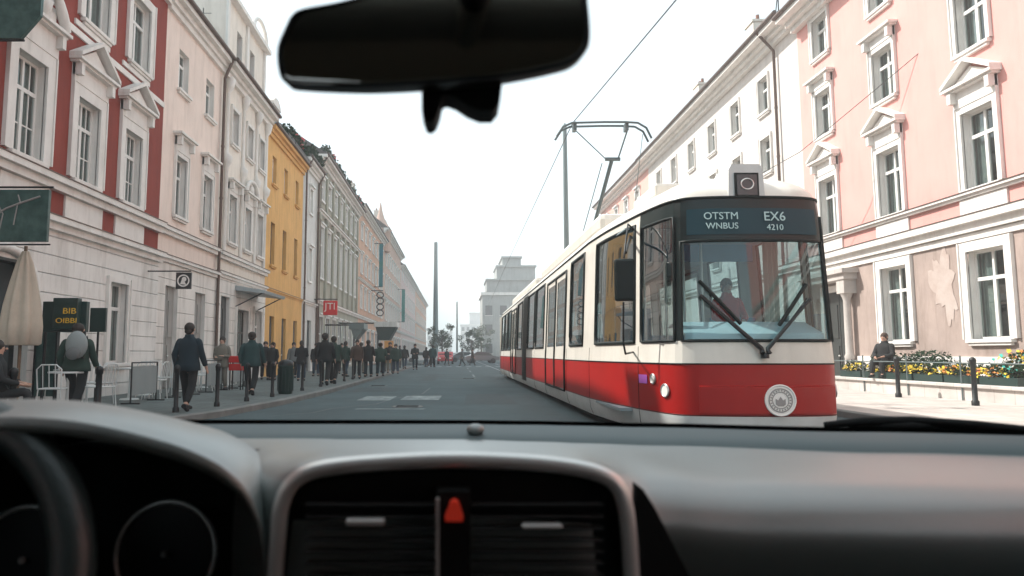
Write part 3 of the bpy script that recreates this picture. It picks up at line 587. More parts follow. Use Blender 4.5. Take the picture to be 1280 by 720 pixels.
for a, c in (((-.78, .46), (-.78, .79)), ((.92, .46), (.92, .79))):
    b.quad(hull(a[0], a[1], .035), hull(c[0], c[1], .035), hull(c[0], c[1], 0), hull(a[0], a[1], 0))
b.grid([[hull(p, .79, .035) for p in psub(-.78, .92)], [hull(p, .80, 0) for p in psub(-.78, .92)]])
b.build('bumper_panel', 'red_t', tram)
zA, zB = 1.36, 3.06
wins_l = [(1.85, 3.45), (4.25, 5.7), (9.9, 11.9), (12.2, 14.1), (16.0, 17.9), (21.0, 22.7), (23.0, 24.8), (25.1, 26.9)]
doors_l = [(6.3, 9.3), (18.4, 20.6)]
cut = [(-.95, .95, 1.36, 2.64)]
for a, c in wins_l: cut += [(a, c, zA, zB), (-c, -a, zA, zB)]
cut += [(1.02, 1.66, 1.36, 2.98), (-1.66, -1.02, 1.36, 2.98)]
for a, c in doors_l: cut += [(-c, -a, .42, 2.98), (a, c, .42, 2.98)]
ps = sorted({round(v, 3) for q in cut for v in q[:2]} | {-PE, PE, -4, -2, 2, 4, 0, -1.72, 1.72}); zs = [1.07, 1.2, 1.36, 1.8, 2.2, 2.64, 2.8, 2.98, 3.06, 3.2]
b = MB(); mk = MB()
for i in range(len(ps) - 1):
    for j in range(len(zs) - 1):
        pc = (ps[i] + ps[i + 1]) / 2; zc = (zs[j] + zs[j + 1]) / 2
        if any(q[0] < pc < q[1] and q[2] < zc < q[3] for q in cut): continue
        tgt = mk if (abs(pc) < 1.72 and zc > 1.3) else b
        patch(tgt, ps[i], ps[i + 1], zs[j], zs[j + 1])
b.build('upper_body', 'cream_t', tram); mk.build('windscreen_surround', 'mask', tram)
b = MB(); patch(b, -PE, PE, 3.2, 3.71, 0, nz=.06); b.build('roof', 'cream_t', tram)
b = MB(); b.tube([hull(p, 3.21, .01) for p in psub(-PE, PE)], .018, 6); b.build('rain_gutter', 'gasket', tram)
b = MB(); b.box(TC - 1.5, TC + 1.5, 35.9, 36, .3, 3.1); b.build('rear_wall', 'cream_t', tram)
def rim(b, p0, p1, z0, z1, r, off=.006):
    pts = [hull(p, z0, off) for p in psub(p0, p1)][:-1] + [hull(p1, z, off) for z in frange(z0, z1, .2)][:-1] + [hull(p, z1, off) for p in reversed(psub(p0, p1))][:-1] + [hull(p0, z, off) for z in reversed(frange(z0, z1, .2))][:-1]
    b.tube(pts, r, 6, closed=True)
ws = MB(); patch(ws, -.95, .95, 1.36, 2.64, -.004); ws = ws.build('windscreen', 'tscreen', tram)
b = MB(); rim(b, -.95, .95, 1.36, 2.64, .022); b.build('seal', 'gasket', ws)
for sg in (-1, 1):
    a, c = sorted((sg * 1.02, sg * 1.66)); g = MB(); patch(g, a, c, 1.36, 2.98, -.004); g = g.build('corner_window', 'tglass', tram); b = MB(); rim(b, a, c, 1.36, 2.98, .02); b.build('seal', 'gasket', g)
    for a, c in wins_l:
        a, c = sorted((sg * a, sg * c)); g = MB(); patch(g, a, c, zA, zB, -.004); g = g.build('side_window', 'tglass', tram); b = MB(); rim(b, a, c, zA, zB, .028); b.build('seal', 'gasket', g)
    for a, c in doors_l:
        for a1, c1 in ((a, (a + c) / 2 - .02), ((a + c) / 2 + .02, c)):
            A1, C1 = sorted((sg * a1, sg * c1)); b = MB(); patch(b, A1, C1, .42, 1.07, .006, 1); patch(b, A1, C1, 1.07, 1.36, .006)
            for e0, e1 in ((A1, A1 + .16), (C1 - .16, C1)): patch(b, e0, e1, 1.36, 2.9, .006)
            patch(b, A1, C1, 2.85, 2.98, .0065); d = b.build('door', ['cream_t', 'red_t'], tram)
            g = MB(); patch(g, A1 + .16, C1 - .16, 1.36, 2.85, .002); g.build('door_glass', 'tglass', d)
            g = MB(); rim(g, A1, C1, .42, 2.98, .03, .01); g.build('door_seal', 'gasket', d)
    b = MB(); s0, s1 = sorted((sg * 14.35, sg * 15.7))
    for k in range(9): e0 = s0 + (s1 - s0) * k / 9; patch(b, e0, e0 + .075, .3, 3.4, .02 if k % 2 else .045, nz=.3)
    patch(b, s0, s1, .3, 3.4, .01, nz=.3); b.build('bellows', 'gasket', tram)
    for k in range(3):
        a, c = sorted((sg * (4.6 + k * 9.5), sg * (6.0 + k * 9.5)))
        b = MB(); patch(b, a, c, .05, .16, -.08); b.build('bogie_skirt', 'gasket', tram)
        for yy in (5.0, 6.8):
            wv = MB(); X = TC + sg * .75; wv.tube([(X - .07, 8.3 + 4.0 + yy + k * 9.5 - 4, .34), (X + .07, 8.3 + yy + k * 9.5, .34)], .34, 20); wv.build('wheel', 'tyre', tram)
b = MB(); b.box(TC - 1.05, TC + 1.05, 13, 22, 3.5, 3.92); b.box(TC - 1.0, TC + 1.0, 24, 34, 3.5, 3.92); b.build('roof_fairing', 'cream_t', tram, bevel=.12)
b = MB(); b.box(TC - .75, TC + .1, 10.3, 11.6, 3.6, 3.82); b.build('roof_locker', ['cream_t'], tram, bevel=.04)
b = MB(); b.box(TC - 1.46, TC + 1.46, 9.9, 35.8, .38, .42); b.build('floor', 't_in', tram)
b = MB(); b.box(TC - 1.3, TC + 1.3, 10, 35.8, 3.04, 3.06); b.build('ceiling', 't_in', tram)
# destination sign
sgn = MB(); patch(sgn, -.88, .88, 2.72, 3.06, .014, nz=.4); sgn = sgn.build('destination_sign', 'signblue', tram)
y_s = hull(0, 2.83).y
text_mesh('line_text', 'OTSTM', .135, 'led', sgn, (TC - .43, hull(-.43, 2.9).y - .035, 2.95), (R(90 - 5), 0, R(-3)))
text_mesh('line_text', 'WNBUS', .115, 'led', sgn, (TC - .42, hull(-.42, 2.8).y - .035, 2.82), (R(90 - 5), 0, R(-3)))
text_mesh('route_text', 'EX6', .17, 'led', sgn, (TC + .25, hull(.25, 2.9).y - .035, 2.94), (R(90 - 5), 0, R(3)))
text_mesh('route_text', '4210', .11, 'led', sgn, (TC + .25, hull(.25, 2.8).y - .035, 2.80), (R(90 - 5), 0, R(3)))
# roof headlight box
y_h = 8.64
hb = MB(); hb.prism([(TC - .30, y_h, 3.12), (TC + .18, y_h, 3.12), (TC + .16, y_h, 3.58), (TC + .12, y_h, 3.65), (TC - .24, y_h, 3.65), (TC - .28, y_h, 3.58)], (0, .5, 0)); hb = hb.build('headlight_box', 'skirt', tram, bevel=.02)
b = MB(); b.box(TC - .215, TC + .095, y_h - .02, y_h + .001, 3.21, 3.53); b.build('lamp_bezel', 'gasket', hb)
b = MB(); b.box(TC - .19, TC + .07, y_h - .028, y_h - .018, 3.235, 3.505); b.build('lamp_lens', 'fglass', hb)
b = MB(); b.tube([(TC - .06 + .08 * math.cos(a), y_h - .03, 3.38 + .07 * math.sin(a)) for a in [math.pi * i / 10 for i in range(20)]], .01, 6, closed=True); b.build('lamp_reflector', 'chrome', hb)
# front lamps and badge
def lampat(p, z, r, m_, name):
    c = hull(p, z, .012); n = (hull(p, z, .1) - hull(p, z, 0)).normalized(); b = MB()
    a = n.orthogonal().normalized(); q = n.cross(a)
    b.tube([c + (a * math.cos(t) + q * math.sin(t)) * r for t in [math.pi * i / 12 for i in range(24)]], .013, 6, closed=True, mi=1)
    b.disc(c + n * .004, r, n, mi=0); b.build(name, [m_, 'chrome'], tram)
for sg in (-1, 1):
    lampat(sg * 1.12, .72, .08, 'lamp', 'headlight'); lampat(sg * 1.36, .86, .062, 'lamp', 'turn_lamp')
b = MB(); patch(b, -1.72, -1.5, .79, .91, .012); b.build('marker_lamp', 'purple', tram)
c = hull(.17, .625, .045); b = MB(); b.disc(c, .185, (0, -1, 0), 32); b.tube([c + Vector((.185 * math.cos(t), 0, .185 * math.sin(t))) for t in [math.pi * i / 18 for i in range(36)]], .012, 6, closed=True)
bd = b.build('badge', 'badge', tram)
b = MB(); b.disc(c + Vector((0, -.006, 0)), .15, (0, -1, 0), 32, r0=.135); b.disc(c + Vector((0, -.006, 0)), .105, (0, -1, 0), 32, r0=.095)
for i in range(22):
    t = 2 * math.pi * i / 22; k = c + Vector((.12 * math.cos(t), -.007, .12 * math.sin(t))); b.rbox(k, (.02, .004, .012), Matrix.Rotation(-t, 3, 'Y'))
b.prism([c + Vector((x, -.008, z)) for x, z in [(-.06, -.05), (-.03, -.07), (.03, -.07), (.06, -.05), (.06, .02), (.03, .0), (0, .045), (-.03, .0), (-.06, .02)]], (0, .003, 0)); b.build('emblem', 'badge_d', bd)
# wipers
for tx, tz in ((-.75, 1.93), (.62, 1.88)):
    b = MB(); c0 = Vector((TC, 8.42, 1.2)); c0.x += .04 if tx > 0 else -.04; e = hull(tx, tz, .09)
    b.tube([c0, c0 + Vector((0, .03, .06)), e], [.034, .03, .02], 6); b.tube([c0 + Vector((0, 0, .05)), e + Vector((.03 if tx < 0 else -.03, .02, .01))], .008, 6)
    d_ = (e - c0); pz = [hull(tx * (.35 + .65 * k), 1.2 + (tz + .12 - 1.2) * (.35 + .65 * k), .03) + Vector((0, 0, .07)) for k in [i / 6 for i in range(7)]]
    wp = b.build('wiper', 'black', tram); b = MB(); b.tube(pz, .026, 5); b.build('wiper_blade', 'gasket', wp)
b = MB(); b.lathe([(.05, 0), (.05, .05), (.02, .07)], (TC, 8.45, 1.14), 12); b.build('wiper_pivot', 'black', tram)
b = MB()
for pp_ in (-8.0e-1 * 0 - 1.75, 1.75, -3.75, 3.75, -6.1, 6.1, -9.6, 9.6, -12.05, 12.05, -20.8, 20.8, -24.9, 24.9):
    b.tube([hull(pp_, z, .001) for z in frange(.16, 1.3, .1)], .004, 5)
b.tube([hull(p, .43, .002) for p in psub(-PE, PE)], .005, 5); b.build('panel_seam', 'gasket', tram)
# door mirror, left side
b = MB(); h0 = hull(-1.9, 3.02, 0); h1 = hull(-1.9, 1.22, 0); mc = Vector((W(781, 350, 9.2)))
b.tube([h0, h0 + Vector((-.15, -.25, .03)), mc + Vector((.02, .02, .45)), mc + Vector((0, .02, .3))], .014, 6)
b.tube([mc + Vector((-.02, .02, -.3)), mc + Vector((-.03, .04, -.85)), mc + Vector((0, .06, -1.0)), h1], .014, 6)
b.tube([h0 + Vector((0, .2, -.06)), mc + Vector((.03, .03, .38))], .02, 6)
mr = b.build('mirror_arm', 'black', tram)
b = MB(); b.rbox(mc, (.28, .1, .58), Matrix.Rotation(R(-12), 3, 'Z')); b.build('mirror_housing', 'gasket', mr, bevel=.035)
# interior: desk, seats, partition
b = MB(); b.grid([[hull(p, z, -.05) for p in psub(-.93, .93)] for z in (1.0, 1.45)]); b.grid([[hull(p, 1.45, -.05) for p in psub(-.93, .93)], [hull(p, 1.62, -.05) + Vector((0, .45, 0)) for p in psub(-.93, .93)], [hull(p, 1.55, -.05) + Vector((0, .75, 0)) for p in psub(-.93, .93)]]); b.build('driver_desk', 't_desk', tram)
b = MB(); b.box(TC - 1.15, TC - .55, 11.4, 11.45, .42, 1.95); b.box(TC + .45, TC + 1.2, 11.4, 11.45, .42, 1.8); b.box(TC - 1.15, TC + 1.2, 11.4, 11.45, 2.75, 3.04); b.box(TC - .55, TC + .45, 11.42, 11.44, .42, 1.5); b.build('cab_partition', 'seatb', tram)
b = MB(); 
for px_ in (-.35, -.05, .25, -.7): b.tube([(TC + px_, 11.2, .42), (TC + px_, 11.2, 3.02)], .022, 8)
b.build('grab_pole', 'chrome', tram)
b = MB(); k = 10; b.grid([[(TC + .5 + .22 * j / k, 9.5 + .04 * math.sin(j * 2), z) for j in range(k + 1)] for z in (1.5, 2.9)]); b.build('cab_curtain', 'blind', tram)
for yy in [13.0 + 1.1 * i for i in range(8)] + [25 + 1.1 * i for i in range(9)]:
    for xx in (-1.0, .95):
        b = MB(); b.box(TC + xx - .25, TC + xx + .25, yy, yy + .45, .82, .9); b.box(TC + xx - .25, TC + xx + .25, yy + .42, yy + .5, .9, 1.5); b.box(TC + xx - .05, TC + xx + .05, yy + .15, yy + .3, .42, .82); b.build('passenger_seat', 'seatb', tram)
# pantograph
pg = W(753, 155, 16); b = MB(); zc = pg.z; xc = pg.x + .02; yb = 16.0
bow = [(-1.15, -.35), (-1.0, -.12), (-.78, -.02), (0, 0), (.5, 0), (.8, -.02), (1.0, -.14), (1.12, -.4)]
for dy in (-.14, .14): b.tube([(xc + x, yb + dy, zc + z) for x, z in bow], .028, 6)
for x in (-.7, .55): b.tube([(xc + x, yb - .14, zc), (xc + x, yb + .14, zc)], .02, 6); b.box(xc + x - .04, xc + x + .04, yb - .1, yb + .1, zc - .18, zc)
kn = W(765, 199, 16.6); b.tube([(xc - .68, yb, zc - .15), kn + Vector((-.15, 0, 0))], .014, 5); b.tube([(xc + .6, yb, zc - .1), kn + Vector((.15, 0, 0))], .02, 5)
b.tube([kn + Vector((-.17, 0, 0)), kn + Vector((.2, 0, 0))], .05, 8)
b.tube([kn, (TC - .35, 17.9, 3.85)], .05, 8); b.tube([kn + Vector((-.25, 0, -.1)), (TC - .6, 17.9, 3.85)], .012, 5)
b.tube([(xc + .95, yb, zc - .25), kn + Vector((.6, .3, -1.2))], .008, 5)
b.box(TC - .8, TC + .5, 17.5, 18.3, 3.8, 3.9); b.build('pantograph', 'panto', tram)

# ------------------------------------------------------------------ overhead line
def wire(pts, label, r=.011, sag=0):
    b = MB(); P = [Vector(p) for p in pts]; q = []
    for i in range(len(P) - 1):
        for k in range(10): t = k / 10; v = P[i].lerp(P[i + 1], t); v.z -= sag * 4 * t * (1 - t); q.append(v)
    b.tube(q + [P[-1]], r, 5); return tag(b.build('overhead_wire', 'wire'), label, 'wire')
zw = zc + .03
cw = W(845, 0, 9.9); wire([(cw.x + (cw.x - W(716, 155, 16).x) * 2, -2.4, zw + .2), (cw.x, 9.9, cw.z), (W(716, 155, 16).x, 16, zw), (3.2, 45, zw), (4.0, 90, zw)], 'thin contact wire running above the tram to the pantograph')
wire([W(1215, 10, 17.2), W(1000, 190, 21.7), (7, 31, 5.6)], 'slanting span wire in front of the salmon and white houses', .012, .02)
def pole(label, x, y, h, r, name='overhead_line_pole'):
    o = empty(name, (x, y, 0), label, 'pole'); b = MB(); b.lathe([(r, .1), (r * .62, h)], (x, y, 0), 12); b.build('shaft', 'steel', o)
    b = MB(); b.lathe([(r * 1.7, .1), (r * 1.6, .5), (r * 1.1, .7)], (x, y, 0), 12); b.build('base', 'steel', o); b = MB(); b.lathe([(r * .7, h), (r * .3, h + .12)], (x, y, 0), 10); b.build('cap', 'steel', o); return o
pole('grey overhead line pole rising behind the tram roof', 5.75, 35, 13.2, .17)
pole('tall grey mast standing alone in the haze down the street', -3.0, 100, 17.6, .42)
pole('thin pale lamp post beyond the crossing', .2, 130, 11, .2, 'lamp_post')

# ------------------------------------------------------------------ street furniture
def bollard_tpl(loc):
    o = empty('bollard', loc); x, y, z = loc
    b = MB(); b.lathe([(.06, 0), (.06, .08), (.042, .1), (.04, .72), (.05, .74), (.05, .78)], loc, 12); b.build('post', 'black', o)
    b = MB(); b.lathe([(.05, .78), (.056, .81), (.045, .85), (.015, .875)], loc, 12); b.build('cap', 'black', o); return o
tpl = bollard_tpl((-5.17, 12.7, .12))
BL = [(-5.17, 12.7), (-4.9, 14.1), (-4.75, 15.6), (-4.6, 17.2), (-4.48, 20.0), (-4.42, 22.4)] + [(-4.36 + .01 * i, 24.6 + 2.1 * i) for i in range(14)]
for i, (x, y) in enumerate(BL):
    o = tpl if i == 0 else copy_tree(tpl); o.location = (x, y, .12)
    tag(o, f'{ORD[i]} black bollard along the left kerb counted from the walker in navy', 'bollard', 'bollards along the left kerb')
for (x, y, lb) in ((-6.35, 12.2, 'thicker black bollard before the cafe chairs at the left'), (-7.1, 11.0, 'black bollard between the seated figure and the backpack walker'), (10.95, 17.0, 'black bollard on the sunny pavement below the seated woman'), (10.8, 14.3, 'black bollard on the sunny pavement nearest the right edge')):
    o = copy_tree(tpl); o.location = (x, y, .12); tag(o, lb, 'bollard', 'bollards on the pavements'); o.scale = (1.25, 1.25, .98) if x < 0 else (1.2, 1.2, 1.15)
# litter bin
o = empty('litter_bin', (-4.6, 18.5, .12), 'dark green round litter bin between the kerb bollards', 'bin'); b = MB(); b.lathe([(.17, 0), (.19, .04), (.2, .7), (.21, .72), (.21, .76)], (-4.6, 18.5, .12), 18)
for k in range(14): a = 2 * math.pi * k / 14; b.tube([(-4.6 + .205 * math.cos(a), 18.5 + .205 * math.sin(a), .2), (-4.6 + .205 * math.cos(a), 18.5 + .205 * math.sin(a), .8)], .012, 4)
b.build('drum', 'dkgreen', o); b = MB(); b.lathe([(.21, .76), (.2, .84), (.12, .9), (.04, .92)], (-4.6, 18.5, .12), 18); b.build('lid', 'black', o)
# cafe chairs and tables
def chair():
    o = empty('bistro_chair', (0, 0, 0)); b = MB(); b.box(-.2, .2, -.2, .2, .44, .465)
    b.build('seat', 'cafe', o, bevel=.01); b = MB()
    b.tube([(-.19, .19, .46), (-.2, .24, .8), (-.12, .26, .88), (.12, .26, .88), (.2, .24, .8), (.19, .19, .46)], .012, 6)
    for k in (-.1, 0, .1): b.tube([(k, .2, .47), (k, .26, .87)], .009, 5)
    b.build('backrest', 'cafe', o)
    for x in (-.18, .18):
        for y in (-.18, .18): b = MB(); b.tube([(x, y, .45), (x * 1.15, y * 1.2, 0)], .012, 5); b.build('leg', 'cafe', o)
    return o
def table():
    o = empty('bistro_table', (0, 0, 0)); b = MB(); b.lathe([(.33, .71), (.34, .72), (.34, .74), (.33, .745)], (0, 0, 0), 20); b.build('tabletop', 'cafe', o)
    b = MB(); b.lathe([(.03, .03), (.025, .71)], (0, 0, 0), 10); b.build('column', 'cafe', o); b = MB(); b.lathe([(.22, 0), (.2, .025), (.04, .04)], (0, 0, 0), 16); b.build('base', 'cafe', o); return o
ct = chair(); tt = table(); first = [True, True]
TB = [(-7.3, 12.9), (-8.2, 14.6), (-7.7, 16.2), (-8.2, 18.0), (-7.8, 19.8), (-8.1, 21.8), (-8.0, 24.0)]
ci = 0
near = ['the litter of cafe tables by the parasol', 'the arched shopfront', 'the ground floor window', 'the end of the white wall', 'the grey door', 'the round hanging sign', 'the dark house door']
for i, (x, y) in enumerate(TB):
    o = tt if i == 0 else copy_tree(tt); o.location = (x, y, .12); tag(o, f'{ORD[i]} round grey bistro table along the left wall counted from the parasol', 'table', 'cafe tables along the left wall')
    for dx, dy, rz in ((.05, -.55, 180), (.0, .55, 0), (.55, .1, -90)):
        if random.random() < .12: continue
        o = ct if ci == 0 else copy_tree(ct); o.location = (x + dx, y + dy, .12); o.rotation_euler = (0, 0, R(rz + random.uniform(-18, 18)))
        side = {180: 'near side', 0: 'far side', -90: 'street side'}[rz]
        tag(o, f'grey metal bistro chair at the {side} of the {ORD[i]} cafe table from the parasol', 'chair', 'cafe chairs along the left wall'); ci += 1
for i in range(4):
    y = 15.3 + 2.2 * i; o = empty('cafe_screen', (-6.95, y, .12), f'{ORD[i]} pale fabric screen before the cafe chairs counted from the parasol', 'windbreak', 'fabric screens along the cafe'); b = MB(); b.grid([[(-6.95 + .02 * math.sin(j * 1.3), y - .6 + 1.2 * j / 10, z) for j in range(11)] for z in (.3, .92)]); b.build('fabric', 'bluebag', o)
    b = MB(); b.tube([(-6.95, y - .62, .12), (-6.95, y - .62, 1.0), (-6.95, y + .62, 1.0), (-6.95, y + .62, .12)], .018, 6); b.tube([(-7.15, y - .62, .13), (-6.75, y - .62, .13)], .02, 6); b.tube([(-7.15, y + .62, .13), (-6.75, y + .62, .13)], .02, 6); b.build('frame', 'black', o)
# closed parasol
o = empty('parasol', (-8.05, 12.6, .12), 'closed beige parasol before the arched shopfront', 'parasol'); b = MB(); X, Y = -8.05, 12.6
rows = []
for (z, r) in ((1.35, .26), (1.38, .3), (1.7, .31), (2.1, .27), (2.5, .2), (2.9, .12), (3.1, .05)):
    rows.append([(X + (r * (1 + .16 * math.cos(8 * a))) * math.cos(a), Y + (r * (1 + .16 * math.cos(8 * a))) * math.sin(a), z) for a in [2 * math.pi * k / 48 for k in range(49)]])
b.grid(rows); b.build('canopy', 'umb', o); b = MB(); b.tube([(X, Y, .12), (X, Y, 3.2)], .03, 10); b.build('pole', 'wood', o); b = MB(); b.box(X - .3, X + .3, Y - .3, Y + .3, .12, .2); b.build('foot', 'stone', o, bevel=.02)
# projecting square sign, left top
o = empty('hanging_sign', (-8.2, 12.1, 3.2), 'dark green square sign board hanging from the white ground floor', 'sign'); b = MB(); b.box(-8.95, -7.35, 12.06, 12.14, 3.2, 4.15); sb = b.build('board', 'signgreen', o, bevel=.01)
b = MB(); b.tube([(-9, 12.1, 4.2), (-7.3, 12.1, 4.2)], .02, 6); b.tube([(-9, 12.1, 3.15), (-7.3, 12.1, 3.15)], .015, 6); b.build('bracket', 'black', o)
b = MB(); b.tube([(-8.5, 12.05, 3.55), (-8.1, 12.05, 3.8), (-7.9, 12.05, 3.88), (-7.5, 12.05, 4.02)], .02, 5); b.tube([(-7.9, 12.05, 3.88), (-7.95, 12.05, 3.5)], .012, 5); b.tube([(-8.3, 12.05, 3.95), (-8.15, 12.05, 3.7), (-8.2, 12.05, 3.4)], .012, 5); b.tube([(-7.9, 12.05, 4.05), (-7.85, 12.05, 3.9)], .012, 5); b.build('drawing', 'badge_d', sb)
o = empty('projecting_board', (-8.2, 12.3, 7.0), 'dark green board high on the red facade at the corner of the view', 'sign'); p0 = W(-60, 48, 12.4); p1 = W(56, -60, 12.4); b = MB(); b.prism([(-8.95, 12.38, p0.z), (p1.x - .35, 12.38, p0.z), (p1.x, 12.38, p0.z + .45), (p1.x, 12.38, p1.z), (-8.95, 12.38, p1.z)], (0, .08, 0)); b.build('board', 'signgreen', o)
b = MB(); b.tube([(-9, 12.42, p1.z + .05), (p1.x + .1, 12.42, p1.z + .05)], .03, 6); b.tube([(-9, 12.42, p0.z - .03), (p1.x - .3, 12.42, p0.z - .03)], .025, 6); b.build('bracket', 'black', o)
# dark shop boards with yellow letters
o = empty('shop_board', (-7.9, 14.2, .12), 'black cafe board with yellow letters on posts before the white wall', 'sign'); 
p0 = W(53, 415, 13.9); p1 = W(110, 380, 13.9); b = MB(); b.box(p0.x, p1.x, 13.86, 13.98, p0.z, p1.z + .05); b.box(p0.x + .3, p0.x + .8, 13.7, 13.859, p0.z + .05, p1.z + .11); sb = b.build('board', 'dkgreen', o, bevel=.01)
b = MB(); b.tube([(p0.x + .05, 13.92, .12), (p0.x + .05, 13.92, p0.z)], .03, 8); b.tube([(p1.x - .05, 13.92, .12), (p1.x - .05, 13.92, p0.z)], .03, 8); b.build('post', 'black', o)
text_mesh('letters', 'BIB', .17, 'yellow_l', sb, (W(87, 390, 13.7).x, 13.69, W(87, 389, 13.7).z), (R(90), 0, 0), sx=1.2)
text_mesh('letters', 'OIBBI', .15, 'yellow_l', sb, (W(83, 401, 13.7).x, 13.69, W(83, 401, 13.7).z), (R(90), 0, 0), sx=1.2)
p0 = W(113, 415, 15.2); p1 = W(134, 385, 15.2); o = empty('menu_board', (p0.x, 15.2, .12), 'small dark green board beside the ground floor window', 'sign'); b = MB(); b.box(p0.x, p1.x, 15.15, 15.22, p0.z, p1.z); b.build('board', 'dkgreen', o); b = MB(); b.tube([((p0.x + p1.x) / 2, 15.2, .12), ((p0.x + p1.x) / 2, 15.2, p0.z)], .025, 8); b.build('post', 'black', o)
# dark glazed screen behind the backpack walker
p0 = W(45, 455, 14.5); p1 = W(72, 413, 14.5); o = empty('wind_screen', (p0.x, 14.5, .12), 'dark glazed windbreak panel beside the parasol', 'windbreak'); b = MB(); b.box(p0.x, p1.x, 14.48, 14.52, .3, p1.z); b.build('panel', 'signgreen', o); b = MB(); b.box(p0.x - .03, p0.x, 14.45, 14.55, .12, p1.z + .03); b.box(p1.x, p1.x + .03, 14.45, 14.55, .12, p1.z + .03); b.build('frame', 'black', o)
# round emblem sign
c = W(230, 351, 19.6); o = empty('emblem_sign', (c.x, 19.6, c.z), 'black square sign with white round emblem hanging over the pavement', 'sign'); b = MB(); b.box(c.x - .22, c.x + .22, 19.56, 19.62, c.z - .24, c.z + .24); sb = b.build('plate', 'signblack', o)
b = MB(); b.disc((c.x, 19.55, c.z), .18, (0, -1, 0), 24, r0=.14); b.disc((c.x + .02, 19.55, c.z + .04), .07, (0, -1, 0), 12); b.prism([(c.x - .09, 19.552, c.z - .1), (c.x + .08, 19.552, c.z - .12), (c.x + .02, 19.552, c.z + .02), (c.x - .05, 19.552, c.z + .02)], (0, .004, 0)); b.build('emblem', 'signwhite', sb)
b = MB(); b.tube([(-9, 19.59, c.z + .28), (c.x + .2, 19.59, c.z + .28)], .02, 6); b.build('bracket', 'black', o)
# red sign
c0 = W(404, 394, 43); c1 = W(422, 376, 43); o = empty('shop_sign', (c0.x, 43, c0.z), 'red hanging shop sign with pale letters by the grey cream palace', 'sign'); b = MB(); b.box(c0.x, c1.x, 42.9, 43.06, c0.z, c1.z); sb = b.build('box', 'signred', o, bevel=.05)
text_mesh('letters', 'JTI', .62, 'signwhite', sb, ((c0.x + c1.x) / 2, 42.88, (c0.z + c1.z) / 2 + .08), (R(90), 0, 0)); b = MB(); b.tube([(-9, 43, c1.z + .1), (c1.x, 43, c1.z + .1)], .03, 6); b.build('bracket', 'black', o)
# canopy over the cream house door
o = empty('door_canopy', (-8.6, 30, 3.6), 'grey metal canopy over the shopfront of the cream house', 'canopy'); b = MB(); b.prism([(-8.93, 27.4, 3.75), (-7.75, 27.4, 3.62), (-7.7, 27.4, 3.74), (-8.93, 27.4, 3.95)], (0, 3.2, 0)); b.build('roof', 'zinc', o); b = MB()
for yy in (27.5, 30.4): b.tube([(-7.85, yy, 3.65), (-8.93, yy, 3.1)], .025, 6)
b.build('bracket', 'black', o)
# awnings further on
for (px0, px1, py0, py1, d, m1, lb) in ((469, 496, 402, 425, 52, 'dkgreen', 'dark green awning with white roof beyond the crowd'), (438, 455, 404, 424, 46, 'steel', 'blue grey awning on the grey cream palace')):
    a = W(px0, py1, d); c = W(px1, py0, d); o = empty('awning', (a.x, d, a.z), lb, 'awning'); b = MB(); b.prism([(a.x - .1, d, c.z), (c.x, d, c.z), (c.x, d, c.z - .4), (a.x - .1, d, c.z - .4)], (0, 2, 0)); b.build('top', 'pale' if px0 == 469 else 'steel', o)
    b = MB(); b.prism([(a.x, d + .1, c.z - .401), (c.x - .05, d + .1, c.z - .401), (c.x - .6, d + .1, a.z), (a.x + .25, d + .1, a.z)], (0, 1.8, 0)); b.build('valance', m1, o); b = MB(); b.tube([(-9, d + .5, c.z - .1), (a.x, d + .5, c.z - .1)], .05, 6); b.tube([(a.x + .1, d + 1, .12), (a.x + .1, d + 1, c.z - .4)], .06, 6); b.build('bracket', 'black', o)
# banners
for (px_, y0_, y1_, d, wd, m_, lb) in ((476, 305, 358, 74, .42, 'banner', 'blue and green vertical banner on the beige far facade'), (504, 362, 402, 104, .5, 'banner_g', 'green vertical banner further down the left row')):
    a = W(px_, y1_, d); c = W(px_, y0_, d); o = empty('banner', (a.x, d, a.z), lb, 'banner'); b = MB(); b.box(a.x - wd / 2, a.x + wd / 2, d, d + .05, a.z, c.z); b.build('cloth', m_, o); b = MB(); b.tube([(-9, d, c.z + .05), (a.x + wd / 2, d, c.z + .05)], .04, 6); b.tube([(-9, d, a.z - .05), (a.x + wd / 2, d, a.z - .05)], .04, 6); b.build('bracket', 'black', o)
a = W(475, 396, 70); o = empty('wrought_sign', (a.x, 70, a.z), 'dark ornamental bracket sign below the blue banner', 'sign'); b = MB()
for k in range(4): b.tube([(a.x + .35 * math.cos(t), 70, a.z + .4 + k * .62 + .3 * math.sin(t)) for t in [math.pi * i / 6 for i in range(12)]], .06, 5, closed=True)
b.tube([(-9, 70, a.z + 2.7), (a.x + .3, 70, a.z + 2.7)], .05, 5); b.build('scrollwork', 'black', o)
a = W(483, 447, 44); c = W(489, 426, 44); o = empty('a_board', (a.x, 44, .12), 'orange upright panel among the walkers', 'sign'); b = MB(); b.box(a.x - .15, c.x + .15, 44, 44.06, .6, c.z); b.build('panel', 'orange', o); b = MB(); b.box(a.x - .15, a.x - .1, 44, 44.06, .12, .6); b.box(c.x + .1, c.x + .15, 44, 44.06, .12, .6); b.build('leg', 'black', o)
# red stand
a = W(296, 463, 20.5); o = empty('red_stand', (a.x, 20.5, .12), 'small red box stand on dark legs behind the kerb bollards', 'stand'); b = MB(); b.box(a.x - .2, a.x + .2, 20.35, 20.65, a.z, a.z + .2); b.box(a.x - .21, a.x + .21, 20.34, 20.66, a.z + .23, a.z + .43); b.build('box', 'c_red', o, bevel=.02)
for x in (-.16, .16):
    for y in (-.12, .12): b = MB(); b.tube([(a.x + x, 20.5 + y, .12), (a.x + x, 20.5 + y, a.z + .25)], .02, 6); b.build('leg', 'black', o)

